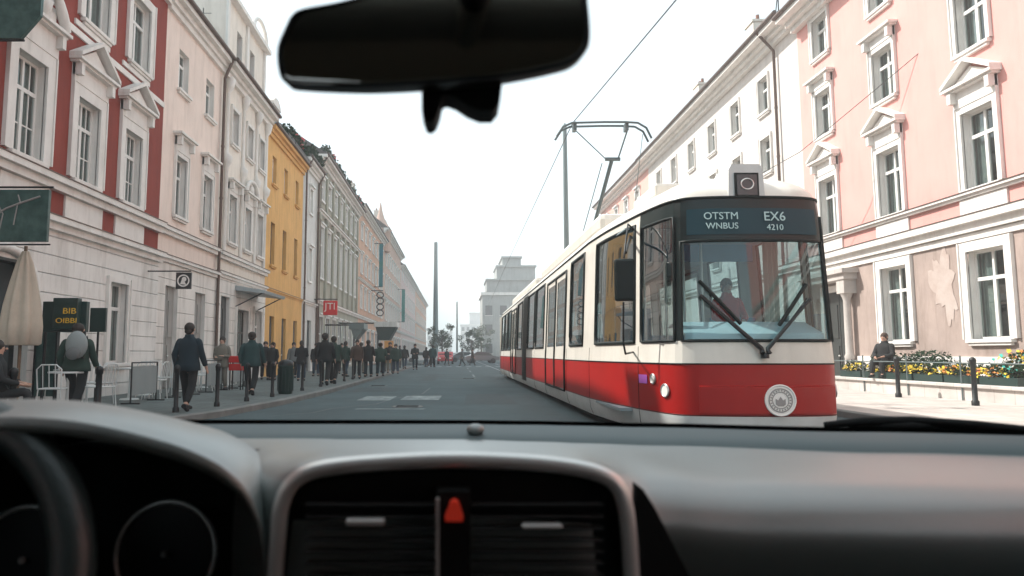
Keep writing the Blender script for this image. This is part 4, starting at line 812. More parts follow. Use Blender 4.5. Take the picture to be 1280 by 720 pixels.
# right terrace: low stone ledge, planters with flowers, rail
b = MB(); b.box(11.75, 12.95, 10, 21.6, .1, .42); b.box(11.68, 12.96, 9.95, 21.66, .42, .5); tag(b.build('planter_wall', 'stone', bevel=.015), 'pale low stone ledge carrying the flower boxes', 'wall')
def blooms(b, c, size, n, cols_, r=.035):
    for _ in range(n):
        p = Vector((random.uniform(-size[0], size[0]), random.uniform(-size[1], size[1]), random.uniform(-size[2], size[2]))) + Vector(c)
        nrm = Vector((random.uniform(-1, .3), random.uniform(-1, .6), random.uniform(0, 1))).normalized(); a = nrm.orthogonal().normalized(); q = nrm.cross(a); rr = r * random.uniform(.7, 1.3)
        b.add([p + (a * math.cos(t) + q * math.sin(t)) * rr * (1 if k % 2 else .55) for k, t in enumerate([math.pi * i / 5 for i in range(10)])], [tuple(range(10))], random.choice(cols_))
def leaves(b, c, size, n, L=.06, mi=0):
    for _ in range(n):
        while True:
            p = Vector([random.uniform(-1, 1) for _ in range(3)])
            if p.length < 1: break
        p = Vector((p.x * size[0], p.y * size[1], p.z * size[2])) + Vector(c); d = Vector([random.gauss(0, 1) for _ in range(3)]).normalized(); e = d.orthogonal().normalized() * .4; l = L * random.uniform(.6, 1.4)
        b.add([p, p + (d * .5 + e) * l, p + d * l, p + (d * .5 - e) * l], [(0, 1, 2, 3)], mi)
PC = [[0, 1], [0, 0, 1], [0, 0, 0, 2], [0, 0, 1], [0, 0, 2], [0, 0, 3, 2]]
for i in range(6):
    y = 20.6 - i * 1.12; o = empty('flower_box', (12.05, y, .5), f'{ORD[i]} flower box on the stone ledge counted from the house door', 'flower box', 'flower boxes on the stone ledge'); b = MB(); b.box(11.85, 12.25, y - .53, y + .53, .5, .68); b.build('trough', 'dkgreen', o)
    b = MB(); leaves(b, (12.05, y, .8), (.24, .55, .2), 420, .08); b.build('foliage', 'leaf_d', o)
    b = MB(); [blooms(b, (11.95, y + random.uniform(-.5, .5), .72 + random.uniform(0, .16)), (.12, .09, .07), 11, [random.choice(PC[i])], .034) for _ in range(11)]; b.build('blossoms', ['fl_y', 'fl_w', 'fl_o', 'fl_t', 'fl_r'], o)
for i in range(3):   # taller dark clipped boxes behind
    y = [20.0, 18.3, 14.9][i]; o = empty('hedge_box', (12.6, y, .5), ['dark hedge box behind the seated woman', 'long dark green hedge box under the peeling wall', 'mixed colourful planter under the right window'][i], 'planter')
    L_ = [.55, 1.1, .7][i]; b = MB(); b.box(12.4, 12.8, y - L_, y + L_, .5, .8); b.build('trough', 'black', o); b = MB(); leaves(b, (12.55, y, 1.02), (.25, L_, .28), 900, .07); b.build('foliage', 'leaf_d', o)
    if i == 2: b = MB(); blooms(b, (12.4, y, 1.05), (.2, L_, .22), 90, [0, 0, 2, 3], .05); b.build('blossoms', ['fl_y', 'fl_w', 'fl_o', 'fl_t'], o)
b = MB()
for yy in [10.2 + 1.9 * i for i in range(7)]: b.tube([(11.72, yy, .1), (11.72, yy, 1.15)], .018, 6)
b.tube([(11.72, 10.2, .98), (11.72, 21.6, .98)], .014, 6); tag(b.build('rail_fence', 'steel'), 'thin grey rail along the flower boxes', 'fence')

# ------------------------------------------------------------------ people
def skin_mesh(name, verts, edges, radii, sub=1):
    me = bpy.data.meshes.new(name); me.from_pydata(verts, edges, []); o = bpy.data.objects.new('tmp_skin', me); COL.objects.link(o)
    sm = o.modifiers.new('s', 'SKIN'); sm.use_smooth_shade = True
    for i, v in enumerate(me.skin_vertices[0].data): v.radius = radii[i] if isinstance(radii[i], tuple) else (radii[i], radii[i]); v.use_root = (i == 0)
    if sub: m2 = o.modifiers.new('d', 'SUBSURF'); m2.levels = sub; m2.render_levels = sub
    bpy.context.view_layer.update(); r = bpy.data.meshes.new_from_object(o.evaluated_get(bpy.context.evaluated_depsgraph_get())); r.name = name
    bpy.data.objects.remove(o); r.polygons.foreach_set('use_smooth', [True] * len(r.polygons)); return r
POSE = dict(   # (left/right) hip->knee->ankle->toe, shoulder->elbow->wrist; figure faces -y
    walk=dict(hip=.90, lk=(.10, -.12, .50), la=(.10, -.20, .07), lt=(.10, -.36, .03), rk=(-.10, .05, .49), ra=(-.10, .30, .13), rt=(-.10, .20, .02), le=(.225, .10, 1.12), lw=(.22, .02, .87), re=(-.225, -.04, 1.12), rw=(-.25, -.16, .89)),
    stand=dict(hip=.90, lk=(.10, -.02, .49), la=(.11, 0, .07), lt=(.13, -.16, .03), rk=(-.10, -.02, .49), ra=(-.11, .02, .07), rt=(-.13, -.14, .03), le=(.225, .03, 1.10), lw=(.215, -.06, .85), re=(-.225, .03, 1.10), rw=(-.215, -.05, .85)),
    phone=dict(hip=.90, lk=(.10, -.03, .49), la=(.11, .05, .07), lt=(.12, -.11, .03), rk=(-.10, -.06, .49), ra=(-.10, -.08, .07), rt=(-.11, -.24, .03), le=(.225, .02, 1.10), lw=(.12, -.25, 1.12), re=(-.225, .03, 1.10), rw=(-.1, -.24, 1.08)),
    sit=dict(hip=.46, lk=(.12, -.42, .48), la=(.12, -.40, .08), lt=(.12, -.56, .03), rk=(-.12, -.42, .48), ra=(-.12, -.46, .08), rt=(-.12, -.6, .03), le=(.24, -.08, .68), lw=(.12, -.3, .62), re=(-.24, -.08, .68), rw=(-.1, -.3, .6)))
def figure(pose):
    P = POSE[pose]; h = P['hip']; d = h - .90; z = lambda v: v + d
    V = [(0, 0, h), (0, 0, z(1.08)), (0, .01, z(1.28)), (0, .01, z(1.42)), (0, 0, z(1.50)), (0, -.015, z(1.60)), (0, -.01, z(1.70)),
         (.10, 0, h - .04), P['lk'], P['la'], P['lt'], (-.10, 0, h - .04), P['rk'], P['ra'], P['rt'],
         (.19, .01, z(1.38)), P['le'], P['lw'], (-.19, .01, z(1.38)), P['re'], P['rw']]
    E = [(0, 1), (1, 2), (2, 3), (3, 4), (4, 5), (5, 6), (0, 7), (7, 8), (8, 9), (9, 10), (0, 11), (11, 12), (12, 13), (13, 14), (3, 15), (15, 16), (16, 17), (3, 18), (18, 19), (19, 20)]
    Rr = [(.14, .1), (.13, .095), (.14, .1), (.07, .065), .052, (.075, .095), (.065, .085), .085, .058, .04, .03, .085, .058, .04, .03, .05, .04, .03, .05, .04, .03]
    # hands: palm and fingers grown from the wrist
    def hand(wi, ei):
        wv = Vector(V[wi]); dv = (wv - Vector(V[ei])).normalized(); sd_ = Vector((0, 1, 0)) - dv * dv.y; sd_ = sd_.normalized() if sd_.length > .1 else Vector((1, 0, 0))
        pi = len(V); V.append(tuple(wv + dv * .07)); E.append((wi, pi)); Rr.append((.02, .034))
        for k, ln in zip((-1.5, -.5, .5, 1.5), (.06, .075, .08, .065)):
            a = len(V); V.append(tuple(wv + dv * .1 + sd_ * k * .018)); V.append(tuple(wv + dv * (.1 + ln) + sd_ * k * .019 + Vector((0, -.015, 0)))); E.extend([(pi, a), (a, a + 1)]); Rr.extend([.009, .007])
        a = len(V); V.append(tuple(wv + dv * .07 - sd_ * .045)); E.append((pi, a)); Rr.append(.01)
    hand(17, 16); hand(20, 19)
    body = skin_mesh('body', V, E, Rr)
    # coat (torso and sleeves)
    b = MB(); rr_ = []
    hem = .74 if pose in ('stand', 'phone') else .80 if pose == 'walk' else .93
    for zz, rx, ry in ((hem, .21, .185), (hem + .004, .215, .19), (.92, .205, .17), (1.05, .18, .14), (1.2, .19, .145), (1.32, .2, .14), (1.39, .185, .125), (1.44, .13, .1), (1.48, .085, .08), (1.53, .075, .075), (1.535, .06, .06)):
        if zz < hem: continue
        rr_.append([(rx * math.copysign(abs(math.cos(a)) ** .8, math.cos(a)), .01 + ry * math.copysign(abs(math.sin(a)) ** .9, math.sin(a)) * (1 + .05 * math.sin(3 * a + zz * 9)), z(zz)) for a in [2 * math.pi * k / 24 for k in range(25)]])
    b.grid(rr_)
    for sh, el_, wr in (((.165, .01, z(1.38)), P['le'], P['lw']), ((-.165, .01, z(1.38)), P['re'], P['rw'])):
        A, E_, W_ = Vector(sh), Vector(el_), Vector(wr); b.ball(A, (.075, .08, .075), 10, 7)
        b.tube([A + Vector((0, 0, .03)), A, A.lerp(E_, .3), A.lerp(E_, .65), E_, E_.lerp(W_, .25), E_.lerp(W_, .6), E_.lerp(W_, .94)], [.05, .078, .075, .064, .06, .057, .05, .046], 12)
    coat = bpy.data.meshes.new('coat'); coat.from_pydata([tuple(v) for v in b.v], [], b.f); coat.polygons.foreach_set('use_smooth', [True] * len(coat.polygons))
    tr = skin_mesh('trousers', [(0, 0, h), (.1, 0, h - .05), P['lk'], tuple(Vector(P['lk']).lerp(Vector(P['la']), .93)), (-.1, 0, h - .05), P['rk'], tuple(Vector(P['rk']).lerp(Vector(P['ra']), .93))], [(0, 1), (1, 2), (2, 3), (0, 4), (4, 5), (5, 6)], [(.13, .1), .095, .078, .066, .095, .078, .066])
    b = MB(); zh = z(1.665); b.ball((0, .018, zh), (.092, .105, .112), 14, 9); b.ball((0, .06, zh - .07), (.075, .06, .07), 10, 6)
    hair = b
    f = MB()
    for sx in (-1, 1): f.ball((sx * .032, -.098, z(1.645)), (.014, .008, .008), 8, 5, 0); f.ball((sx * .083, 0, z(1.63)), (.012, .02, .03), 8, 5, 1)
    f.ball((0, -.115, z(1.615)), (.013, .02, .02), 8, 6, 1); f.box(-.025, .025, -.103, -.095, z(1.572), z(1.58), 2)
    ss = []
    for a, t in ((P['la'], P['lt']), (P['ra'], P['rt'])):
        A = Vector(a); T = Vector(t); ss.append(MB()); ss[-1].tube([A + Vector((0, .05, -.02)), A + Vector((0, 0, -.015)), T], [.05, .052, .036], 8)
    meshes = []
    for bb, nm, ms in ((hair, 'hair', ['hair']), (f, 'face', ['hair', 'skin', 'fl_r']), (ss[0], 'shoe', ['c_black']), (ss[1], 'shoe', ['c_black'])):
        me = bpy.data.meshes.new(nm); me.from_pydata(bb.v, [], bb.f); me.polygons.foreach_set('material_index', bb.m); me.polygons.foreach_set('use_smooth', bb.sm)
        for k in ms: me.materials.append(M[k])
        meshes.append(me)
    for me in (body, coat, tr): me.materials.clear(); me.materials.append(M['skin'])
    return dict(body=body, coat=coat, trousers=tr, hair=meshes[0], face=meshes[1], shoe=meshes[2], shoe2=meshes[3])
FIG = {k: figure(k) for k in POSE}
def person(x, y, rz, pose, coat, trs, label, h=1.68, hair='hair', z=.12, group=None, bag=None, wide=1.0):
    o = bpy.data.objects.new('person', FIG[pose]['body']); COL.objects.link(o); o.location = (x, y, z); o.rotation_euler = (0, 0, R(rz)); s = h / 1.78; o.scale = (s * wide * 1.1, s * 1.08, s)
    tag(o, label, 'person', group)
    for k in ('coat', 'trousers', 'hair', 'face', 'shoe', 'shoe2'):
        c = bpy.data.objects.new(k.rstrip('2'), FIG[pose][k]); COL.objects.link(c); c.parent = o
        if k in ('coat', 'trousers', 'hair'):
            c.material_slots[0].link = 'OBJECT'; c.material_slots[0].material = M[{'coat': coat, 'trousers': trs, 'hair': hair}[k]]
    ORG[o.name] = (0, 0, 0)
    return o
def P_(px, fy, *a, **k):   # stand on the left pavement where the feet are seen
    d = (H - .12) * F / (fy - 442); return person((px - PX0) / F * d, d, *a, **k)
g = 'people on the left pavement'
pw = P_(238, 512, 176, 'walk', 'c_navy', 'c_black', 'man in navy coat walking away nearest the kerb bollards', h=1.68, group=g, wide=1.0)
pb = person(-7.15, 12.9, 185, 'walk', 'c_green', 'c_black', 'walker in dark coat with grey backpack before the yellow lettered board', 1.66, group=g, wide=1.15)
rt = empty('backpack', (-7.15, 12.9, 0), 'large grey backpack worn by the walker before the cafe', 'backpack'); b = MB(); b.ball((-7.05, 12.68, 1.36), (.2, .13, .26), 14, 10); b.build('main_bag', 'bluebag', rt); b = MB(); b.ball((-7.05, 12.58, 1.2), (.14, .08, .12), 12, 8); b.build('front_pocket', 'c_grey', rt)
b = MB()
for sx in (-.1, .1): b.tube([(-7.08 + sx, 12.75, 1.12), (-7.1 + sx, 12.95, 1.1), (-7.12 + sx, 13.06, 1.3), (-7.1 + sx, 12.92, 1.52), (-7.07 + sx, 12.76, 1.5)], .02, 6)
b.build('strap', 'black', rt)
person(-7.35, 10.95, 120, 'sit', 'c_black', 'c_black', 'person in black sitting at the left edge of the cafe', 1.75, group=g, wide=1.2)
for i in range(1): o = copy_tree(ct); o.location = (-7.35, 10.95, .12); o.rotation_euler = (0, 0, R(120)); tag(o, 'bistro chair under the person in black at the left edge', 'chair', 'cafe chairs along the left wall')
P_(279, 487, 0, 'phone', 'c_tan', 'c_tan', 'person in long greige coat standing by the dark house door', h=1.6, group=g)
P_(316, 493, 180, 'walk', 'c_teal', 'c_black', 'walker in teal grey coat behind the third bollard', h=1.66, group=g, wide=1.15)
P_(333, 474, 20, 'stand', 'c_black', 'c_black', 'person in black by the ochre house wall left of the pair', h=1.6, group=g, wide=1.15)
P_(342, 475, -30, 'stand', 'c_black', 'c_black', 'heavier person in black by the ochre house nearer the bin', h=1.55, group=g, wide=1.2)
P_(378, 476, 190, 'phone', 'c_black', 'c_denim', 'person in black right of the dark green bin', h=1.6, group=g)
P_(368, 472, 10, 'walk', 'c_grey', 'c_black', 'person in grey whose head shows over the dark green bin', h=1.6, group=g)
P_(407, 481, 182, 'walk', 'c_black', 'c_black', 'man in black with upright head, left one of the pair walking away', h=1.8, group=g, wide=1.12)
P_(418, 479, 176, 'walk', 'c_green', 'c_black', 'walker in dark green jacket, right one of the pair under the red sign', h=1.72, group=g, wide=1.12)
P_(396, 470, 5, 'stand', 'c_black', 'c_denim', 'person in black jacket and jeans behind the pair under the red sign', h=1.6, group=g)
P_(433, 471, 150, 'walk', 'c_green', 'c_denim', 'walker in green coat and jeans left of the brown coated one', h=1.66, group=g)
P_(447, 473, 10, 'walk', 'c_brown', 'c_black', 'walker in brown coat coming towards the car behind the pair', h=1.7, group=g)
P_(428, 467, 20, 'stand', 'c_grey', 'c_black', 'person in grey coat at the palace wall', h=1.65, group=g)
cols3 = ['c_black', 'c_green', 'c_teal', 'c_navy', 'c_brown', 'c_black', 'c_grey']
crowd = [(461, 471, 'c_black', 'black coat on the kerb side of the awning'), (468, 472, 'c_teal', 'teal coat before the dark green awning'), (476, 470, 'c_green', 'green jacket left of the orange panel'), (488, 466, 'c_black', 'black coat right of the orange panel'), (495, 467, 'c_green', 'dark green coat next to the orange panel, second from it'), (506, 461, 'c_black', 'black coat where the kerb narrows'), (513, 461, 'c_navy', 'navy coat where the kerb narrows'), (519, 462, 'c_black', 'long black coat at the end of the near block'),
         (526, 459, 'c_grey', 'grey coat near the zebra crossing'), (533, 459, 'c_black', 'black jacket near the zebra crossing'), (541, 459, 'c_teal', 'teal jacket waiting at the zebra crossing'), (452, 467, 'c_grey', 'grey coat at the blue grey awning'), (482, 462, 'c_brown', 'brown coat far behind the orange panel'), (500, 459, 'c_black', 'black coat under the far end of the awning')]
crowd = [c for k, c in enumerate(crowd) if k not in (1, 6, 8, 12)]
for i, (px_, fy, cc, lb) in enumerate(crowd):
    P_(px_, fy, random.choice([0, 180, 175, 10, 200]), random.choice(['walk', 'stand', 'walk', 'phone']), cc, random.choice(['c_black', 'c_denim', 'c_tan', 'c_navy']), 'distant walker in ' + lb, h=random.uniform(1.45, 1.82), group=g, wide=random.uniform(.95, 1.3))
for i, (x, y, cc, lb) in enumerate([(-2.4, 66, 'c_red', 'person in red on the far crossing beside the tree'), (-.9, 68, 'c_black', 'person in black crossing the far side street'), (.6, 67, 'c_grey', 'person in grey crossing the far side street'), (1.7, 70, 'c_brown', 'person in brown crossing near the tram tail'), (-3.2, 72, 'c_black', 'person in black at the far kerb')]):
    person(x, y, random.choice([90, -90, 30]), 'walk', cc, 'c_black', lb, 1.68, z=0.004)
person(12.15, 19.35, -60, 'sit', 'c_black', 'c_black', 'woman in black with headscarf sitting among the flower boxes', 1.7, z=.52, hair='c_brown')
person(TC + .26, 10.2, 0, 'sit', 'c_red', 'c_navy', 'driver in red seen behind the tram windscreen', 1.65, z=1.1, wide=.9)

# ------------------------------------------------------------------ trees, roof plants
def tree(x, y, h, r, label):
    o = empty('street_tree', (x, y, 0), label, 'tree'); b = MB(); b.tube([(x, y, 0), (x + .05, y, h * .3), (x, y, h * .6), (x + .1, y, h * .85)], [.16, .12, .08, .02], 8)
    for k in range(6): a = k * 1.05; b.tube([(x, y, h * (.35 + .06 * k)), (x + r * .7 * math.cos(a), y + r * .7 * math.sin(a), h * (.6 + .05 * k))], [.06, .015], 6)
    b.build('trunk', 'bark', o); b = MB()
    for k in range(18):
        a = random.uniform(0, 6.28); rr = r * random.uniform(.1, 1.05); leaves(b, (x + rr * math.cos(a), y + rr * math.sin(a), h * random.uniform(.42, 1.05)), (r * random.uniform(.15, .35), r * .3, r * random.uniform(.12, .28)), 70, .22)
    b.build('crown', 'leaf', o)
tree(-1.9, 92, 4.6, 2.1, 'dark small tree at the foot of the tall mast'); tree(2.4, 105, 4.2, 1.9, 'dark small tree near the tail of the tram'); tree(4.1, 112, 5.5, 2.0, 'dark tree before the grey stepped block')
def roofplant(u, z, label, reds=False, L=.8):
    o = empty('roof_planter', (-8.75, u, z), label, 'planter', 'planters along the left roof edges'); b = MB(); b.box(-8.95, -8.55, u - L, u + L, z, z + .25); b.build('trough', 'tile', o); b = MB(); leaves(b, (-8.75, u, z + .5), (.35, L, .38), 260, .16); b.build('foliage', 'leaf_d', o)
    if reds: b = MB(); blooms(b, (-8.7, u, z + .5), (.35, L, .3), 40, [4], .1); b.build('blossoms', ['fl_y', 'fl_w', 'fl_o', 'fl_t', 'fl_r'], o)
k = 0
for u in [34.6, 36.2, 37.9, 40.2, 42.2, 44.6, 46.6, 48.8, 51, 53.4, 56, 58.8, 61]:
    z = 12.22 if u < 39.3 else 12.82 if u < 43.4 else 14.22; roofplant(u, z, f'{ORD[k]} green planter along the left roof edge counted from the ochre house', k % 5 == 1, random.uniform(.6, 1.0)); k += 1
for (u, lb) in ((21.5, 'small aerial on the blush house roof'), (24.2, 'small aerial near the brown downpipe')):
    b = MB(); b.tube([(-9.4, u, 12.5), (-9.4, u, 14.0)], .02, 5); b.tube([(-9.7, u, 13.8), (-9.1, u, 13.8)], .012, 4); tag(b.build('aerial', 'black'), lb, 'aerial')
b = MB(); b.tube([(12.7, 25.6, 14.2), (12.7, 25.6, 15.6)], .025, 5); b.tube([(12.7, 26.0, 14.2), (12.7, 25.6, 15.4)], .02, 5); b.tube([(12.4, 25.6, 15.2), (13.0, 25.6, 15.2)], .015, 4); tag(b.build('aerial', 'black'), 'dark aerial with brace on the white house roof', 'aerial')

# ------------------------------------------------------------------ distant cars
def small_car(x, y, rz, m_, label):
    o = empty('parked_car', (0, 0, 0), label, 'car', 'cars beyond the crossing'); b = MB()
    prof = [(-2.1, .35), (-2.1, .8), (-1.3, .92), (-.7, 1.38), (.7, 1.42), (1.4, .98), (2.05, .85), (2.1, .35)]
    b.prism([(-.85, y_, z_) for y_, z_ in prof], (1.7, 0, 0)); b.build('body', m_, o, bevel=.08)
    b = MB(); b.prism([(-.86, y_, z_) for y_, z_ in [(-1.15, .95), (-.68, 1.32), (.66, 1.36), (1.2, .98)]], (1.72, 0, 0)); b.box(-.7, .7, -1.12, -.9, 1.0, 1.18); b.build('window', 'fglass', o)
    for xx in (-.8, .8):
        for yy in (-1.3, 1.3): b = MB(); b.tube([(xx - .1, yy, .32), (xx + .1, yy, .32)], .32, 14); b.build('wheel', 'tyre', o)
        b = MB(); b.box(xx * .75 - .12, xx * .75 + .12, -2.13, -2.09, .6, .74); b.build('headlight', 'lamp', o)
    o.location = (x, y, 0.004); o.rotation_euler = (0, 0, R(rz))
small_car(-1.2, 78, 0, 'carred', 'red car beyond the zebra crossing'); small_car(1.2, 95, 90, 'cargrey', 'dark car crossing the far end of the road'); small_car(3.1, 84, 100, 'cargrey', 'dark car beside the tail of the tram'); small_car(-.3, 130, 0, 'carwhite', 'white car far down the street')
small_car(-4.4, 88, 90, 'carwhite', 'white car turning beyond the left kerb'); small_car(.9, 150, 10, 'cargrey', 'grey car fading in the haze')

# ------------------------------------------------------------------ own car interior
car = empty('car', (0, 0, 0), 'dark car interior with grey dashboard seen from inside', 'car')
def lerp(a, b_, t): return a + (b_ - a) * t
# dashboard: profiles (d, py) for columns at world x; rows run from the windscreen down to the fascia
COLS = [(-.95, [(.86, 533), (.83, 540), (.82, 549), (.76, 560), (.7, 580), (.66, 610), (.63, 660), (.61, 720), (.6, 800), (.6, 1000)]),
        (-.55, [(1.02, 530), (.97, 538), (.96, 547), (.93, 549), (.91, 556), (.9, 580), (.89, 640), (.88, 720), (.88, 800), (.88, 1000)]),
        (-.275, [(1.12, 530), (1.04, 540), (1.03, 548), (.95, 552), (.9, 560), (.87, 580), (.86, 620), (.86, 700), (.86, 800), (.86, 1000)]),
        (-.215, [(1.13, 530), (1.05, 540), (1.04, 548), (.9, 556), (.8, 563), (.73, 575), (.70, 602), (.69, 660), (.70, 800), (.7, 1000)]),
        (-.172, [(1.14, 530), (1.05, 541), (1.04, 549), (.88, 557), (.78, 566), (.7, 578), (.66, 600), (.65, 640), (.65, 800), (.65, 1000)]),
        (-.15, [(1.14, 530), (1.05, 541), (1.04, 549), (.88, 557), (.78, 563), (.7, 569), (.655, 580), (.645, 600), (.64, 800), (.64, 1000)]),
        (.0, [(1.15, 530), (1.06, 541), (1.05, 549), (.88, 556), (.78, 560), (.7, 566), (.655, 574), (.645, 590), (.64, 800), (.64, 1000)]),
        (.13, [(1.14, 531), (1.05, 543), (1.04, 552), (.88, 559), (.78, 566), (.7, 574), (.655, 586), (.645, 606), (.64, 800), (.64, 1000)]),
        (.19, [(1.13, 532), (1.04, 544), (1.03, 554), (.88, 564), (.79, 576), (.73, 594), (.695, 620), (.68, 662), (.7, 740), (.8, 1000)]),
        (.3, [(1.11, 534), (1.02, 546), (1.01, 557), (.88, 572), (.80, 586), (.735, 602), (.70, 628), (.685, 672), (.70, 735), (.8, 1000)]),
        (.6, [(1.02, 540), (.95, 552), (.94, 566), (.85, 580), (.78, 593), (.725, 608), (.695, 633), (.68, 676), (.69, 738), (.8, 1000)]),
        (.95, [(.86, 549), (.82, 562), (.81, 578), (.76, 588), (.725, 602), (.695, 620), (.675, 645), (.665, 690), (.68, 742), (.8, 1000)])]
def dashpt(x, r):
    x = max(-.95, min(.95, x))
    for i in range(len(COLS) - 1):
        if COLS[i][0] <= x <= COLS[i + 1][0]:
            t = (x - COLS[i][0]) / (COLS[i + 1][0] - COLS[i][0]); t = t * t * (3 - 2 * t); a = COLS[i][1]; c = COLS[i + 1][1]
            r0 = min(int(r), 8); f = r - r0
            d = lerp(lerp(a[r0][0], c[r0][0], t), lerp(a[r0 + 1][0], c[r0 + 1][0], t), f); py = lerp(lerp(a[r0][1], c[r0][1], t), lerp(a[r0 + 1][1], c[r0 + 1][1], t), f)
            q = W(PX0, py, d); return Vector((x, q.y, q.z))
xs = [-.95 + 1.9 * i / 76 for i in range(77)]
# catmull-like smoothing of the profile by averaging
def smooth_rows(r0, r1, n):
    rows = [[dashpt(x, r0 + (r1 - r0) * k / n) for x in xs] for k in range(n + 1)]
    for _ in range(6):
        rows = [rows[0]] + [[rows[i][j].lerp((rows[i - 1][j] + rows[i + 1][j]) / 2, .5) for j in range(len(xs))] for i in range(1, len(rows) - 1)] + [rows[-1]]
    return rows
M['dash'].node_tree.nodes['Principled BSDF'].inputs['Coat Roughness'].default_value = .36
M['dash'].node_tree.nodes['Principled BSDF'].inputs['Coat IOR'].default_value = 1.9
b = MB(); b.grid(smooth_rows(2, 9, 48)); b.build('dashboard', 'dash', car)
b = MB(); b.grid(smooth_rows(0, 2, 6)); b.grid([[dashpt(x, 2) for x in xs], [dashpt(x, 2) + Vector((0, 0, -.01)) for x in xs]]); b.build('defroster_ledge', 'dash_l', car)
b = MB(); q = dashpt(.03, .9); b.ball(q + Vector((0, 0, .004)), (.014, .012, .009), 12, 8); b.build('light_sensor', 'dash', car)
# windscreen with its black ceramic band
def wsp(x, t):   # t 0 at the base, 1 at the roof
    base = dashpt(x, 0) + Vector((0, .02, 0)); top = Vector((x * .8, .30 + .08 * (1 - (x / .9) ** 2), 1.52)); p_ = base.lerp(top, t); p_.y += .05 * math.sin(math.pi * t); return p_
xw = [-.92 + 1.84 * i / 40 for i in range(41)]
b = MB(); b.grid([[wsp(x, t) for x in xw] for t in [i / 16 for i in range(17)]]); wsn = b.build('windscreen', 'clear', car)
b = MB(); b.grid([[wsp(x, t) + Vector((0, .002, 0)) for x in xw] for t in (-.02, 0, .012 )]); b.grid([[wsp(x, t) + Vector((0, .002, 0)) for x in xw] for t in (.97, 1.0)]); b.build('ceramic_band', 'interior', wsn)
# own wiper parked low at the right, cowl behind the glass
b = MB(); b.tube([W(1030, 531, 1.22), W(1080, 527, 1.2), W(1140, 526, 1.17), W(1220, 531, 1.1), W(1330, 542, 1.0)], [.005, .008, .008, .007, .006], 8); b.tube([W(1060, 533, 1.22), W(1180, 533, 1.14), W(1300, 546, 1.04)], .009, 6); b.build('wiper', 'interior', car)
b = MB(); b.grid([[wsp(x, 0) + Vector((0, dy, dz)) for x in xw] for dy, dz in ((0, -.01), (.05, -.012), (.16, -.03), (.2, -.06))]); b.build('cowl', 'interior', car)
# bonnet, hidden low beyond the glass
b = MB(); b.grid([[Vector((x, .95 + 1.15 * t + .25 * (1 - (x / .9) ** 2), 1.0 - .13 * t - .07 * (x / .9) ** 2 - .12 * max(0, t - .75) * 4 * t)) for x in [-.88 + 1.76 * i / 20 for i in range(21)]] for t in [k / 10 for k in range(11)]]); b.build('bonnet', 'carbody', car)
# instrument hood
RIM = [(-420, 700, .60), (-330, 620, .60), (-230, 562, .60), (-120, 532, .60), (-20, 522, .60), (60, 523, .60), (120, 531, .60), (180, 545, .605), (235, 562, .61), (284, 588, .62), (316, 626, .63), (332, 690, .635), (338, 820, .64)]
MID = [(-440, 660, .70), (-330, 585, .70), (-230, 535, .71), (-120, 511, .72), (-20, 501, .73), (60, 500, .73), (120, 504, .73), (180, 514, .73), (230, 526, .73), (282, 544, .72), (318, 575, .71), (334, 622, .69), (341, 760, .67)]
BAK = [(-480, 700, .86), (-350, 620, .9), (-250, 560, .93), (-130, 536, .96), (-20, 530, .98), (60, 530, .99), (120, 532, .99), (180, 536, .98), (240, 540, .95), (295, 552, .90), (330, 572, .84), (344, 606, .76), (347, 720, .70)]
def cr(pts, n):   # resample with catmull-rom
    P = [W(*p) for p in pts]; o = []
    for i in range(len(P) - 1):
        a = P[max(i - 1, 0)]; b_ = P[i]; c = P[i + 1]; d = P[min(i + 2, len(P) - 1)]
        for k in range(n): t = k / n; o.append(.5 * ((2 * b_) + (c - a) * t + (2 * a - 5 * b_ + 4 * c - d) * t * t + (3 * b_ - a - 3 * c + d) * t ** 3))
    return o + [P[-1]]
r1, r2, r3 = cr(RIM, 6), cr(MID, 6), cr(BAK, 6)
rows = []
for k in range(13):
    t = k / 12; rows.append([(a * (1 - t) ** 2 + (b_ * 2 - (a + c) * .5) * 2 * t * (1 - t) + c * t * t) for a, b_, c in zip(r1, r2, r3)])
b = MB(); b.grid(rows)
b.grid([[a for a in r1], [a + Vector((0, -.004, -.006)) for a in r1], [a + Vector((0, .0, -.013)) for a in r1]])
hd = b.build('instrument_hood', 'dash', car)
cc_ = W(-40, 760, .62)
b = MB(); b.grid([[a + Vector((0, .0, -.012)) for a in r1], [a.lerp(W(60, 720, .8), .12) + Vector((0, .12, -.01)) for a in r1], [a.lerp(W(60, 720, .8), .2) + Vector((0, .2, -.01)) for a in r1]]); b.build('hood_lining', 'interior', hd)
b = MB(); p0 = W(-500, 560, .86); p1 = W(420, 900, .80); b.box(p0.x, p1.x - .06, .84, .85, p1.z - .1, p0.z); b.build('instrument_panel', 'interior', car)
for (cx_, cy_, rr) in ((207, 692, 60), (30, 700, 62)):
    c = W(cx_, cy_, .80); k = .80 / F; n = Vector((0, -1, .15)).normalized(); a = Vector((1, 0, 0)); q = Vector((0, .15, 1)).normalized()
    b = MB(); b.tube([c + (a * math.cos(t) + q * math.sin(t)) * rr * k for t in [math.pi * i / 24 for i in range(48)]], .0028, 8, closed=True); gg = b.build('gauge', 'silver', car)
    b = MB(); b.disc(c + n * -.003, rr * k, n, 40); b.build('dial', 'inter_s', gg); b = MB(); b.ball(c + n * .004, .004, 10, 6); b.build('hub', 'badge_d', gg)
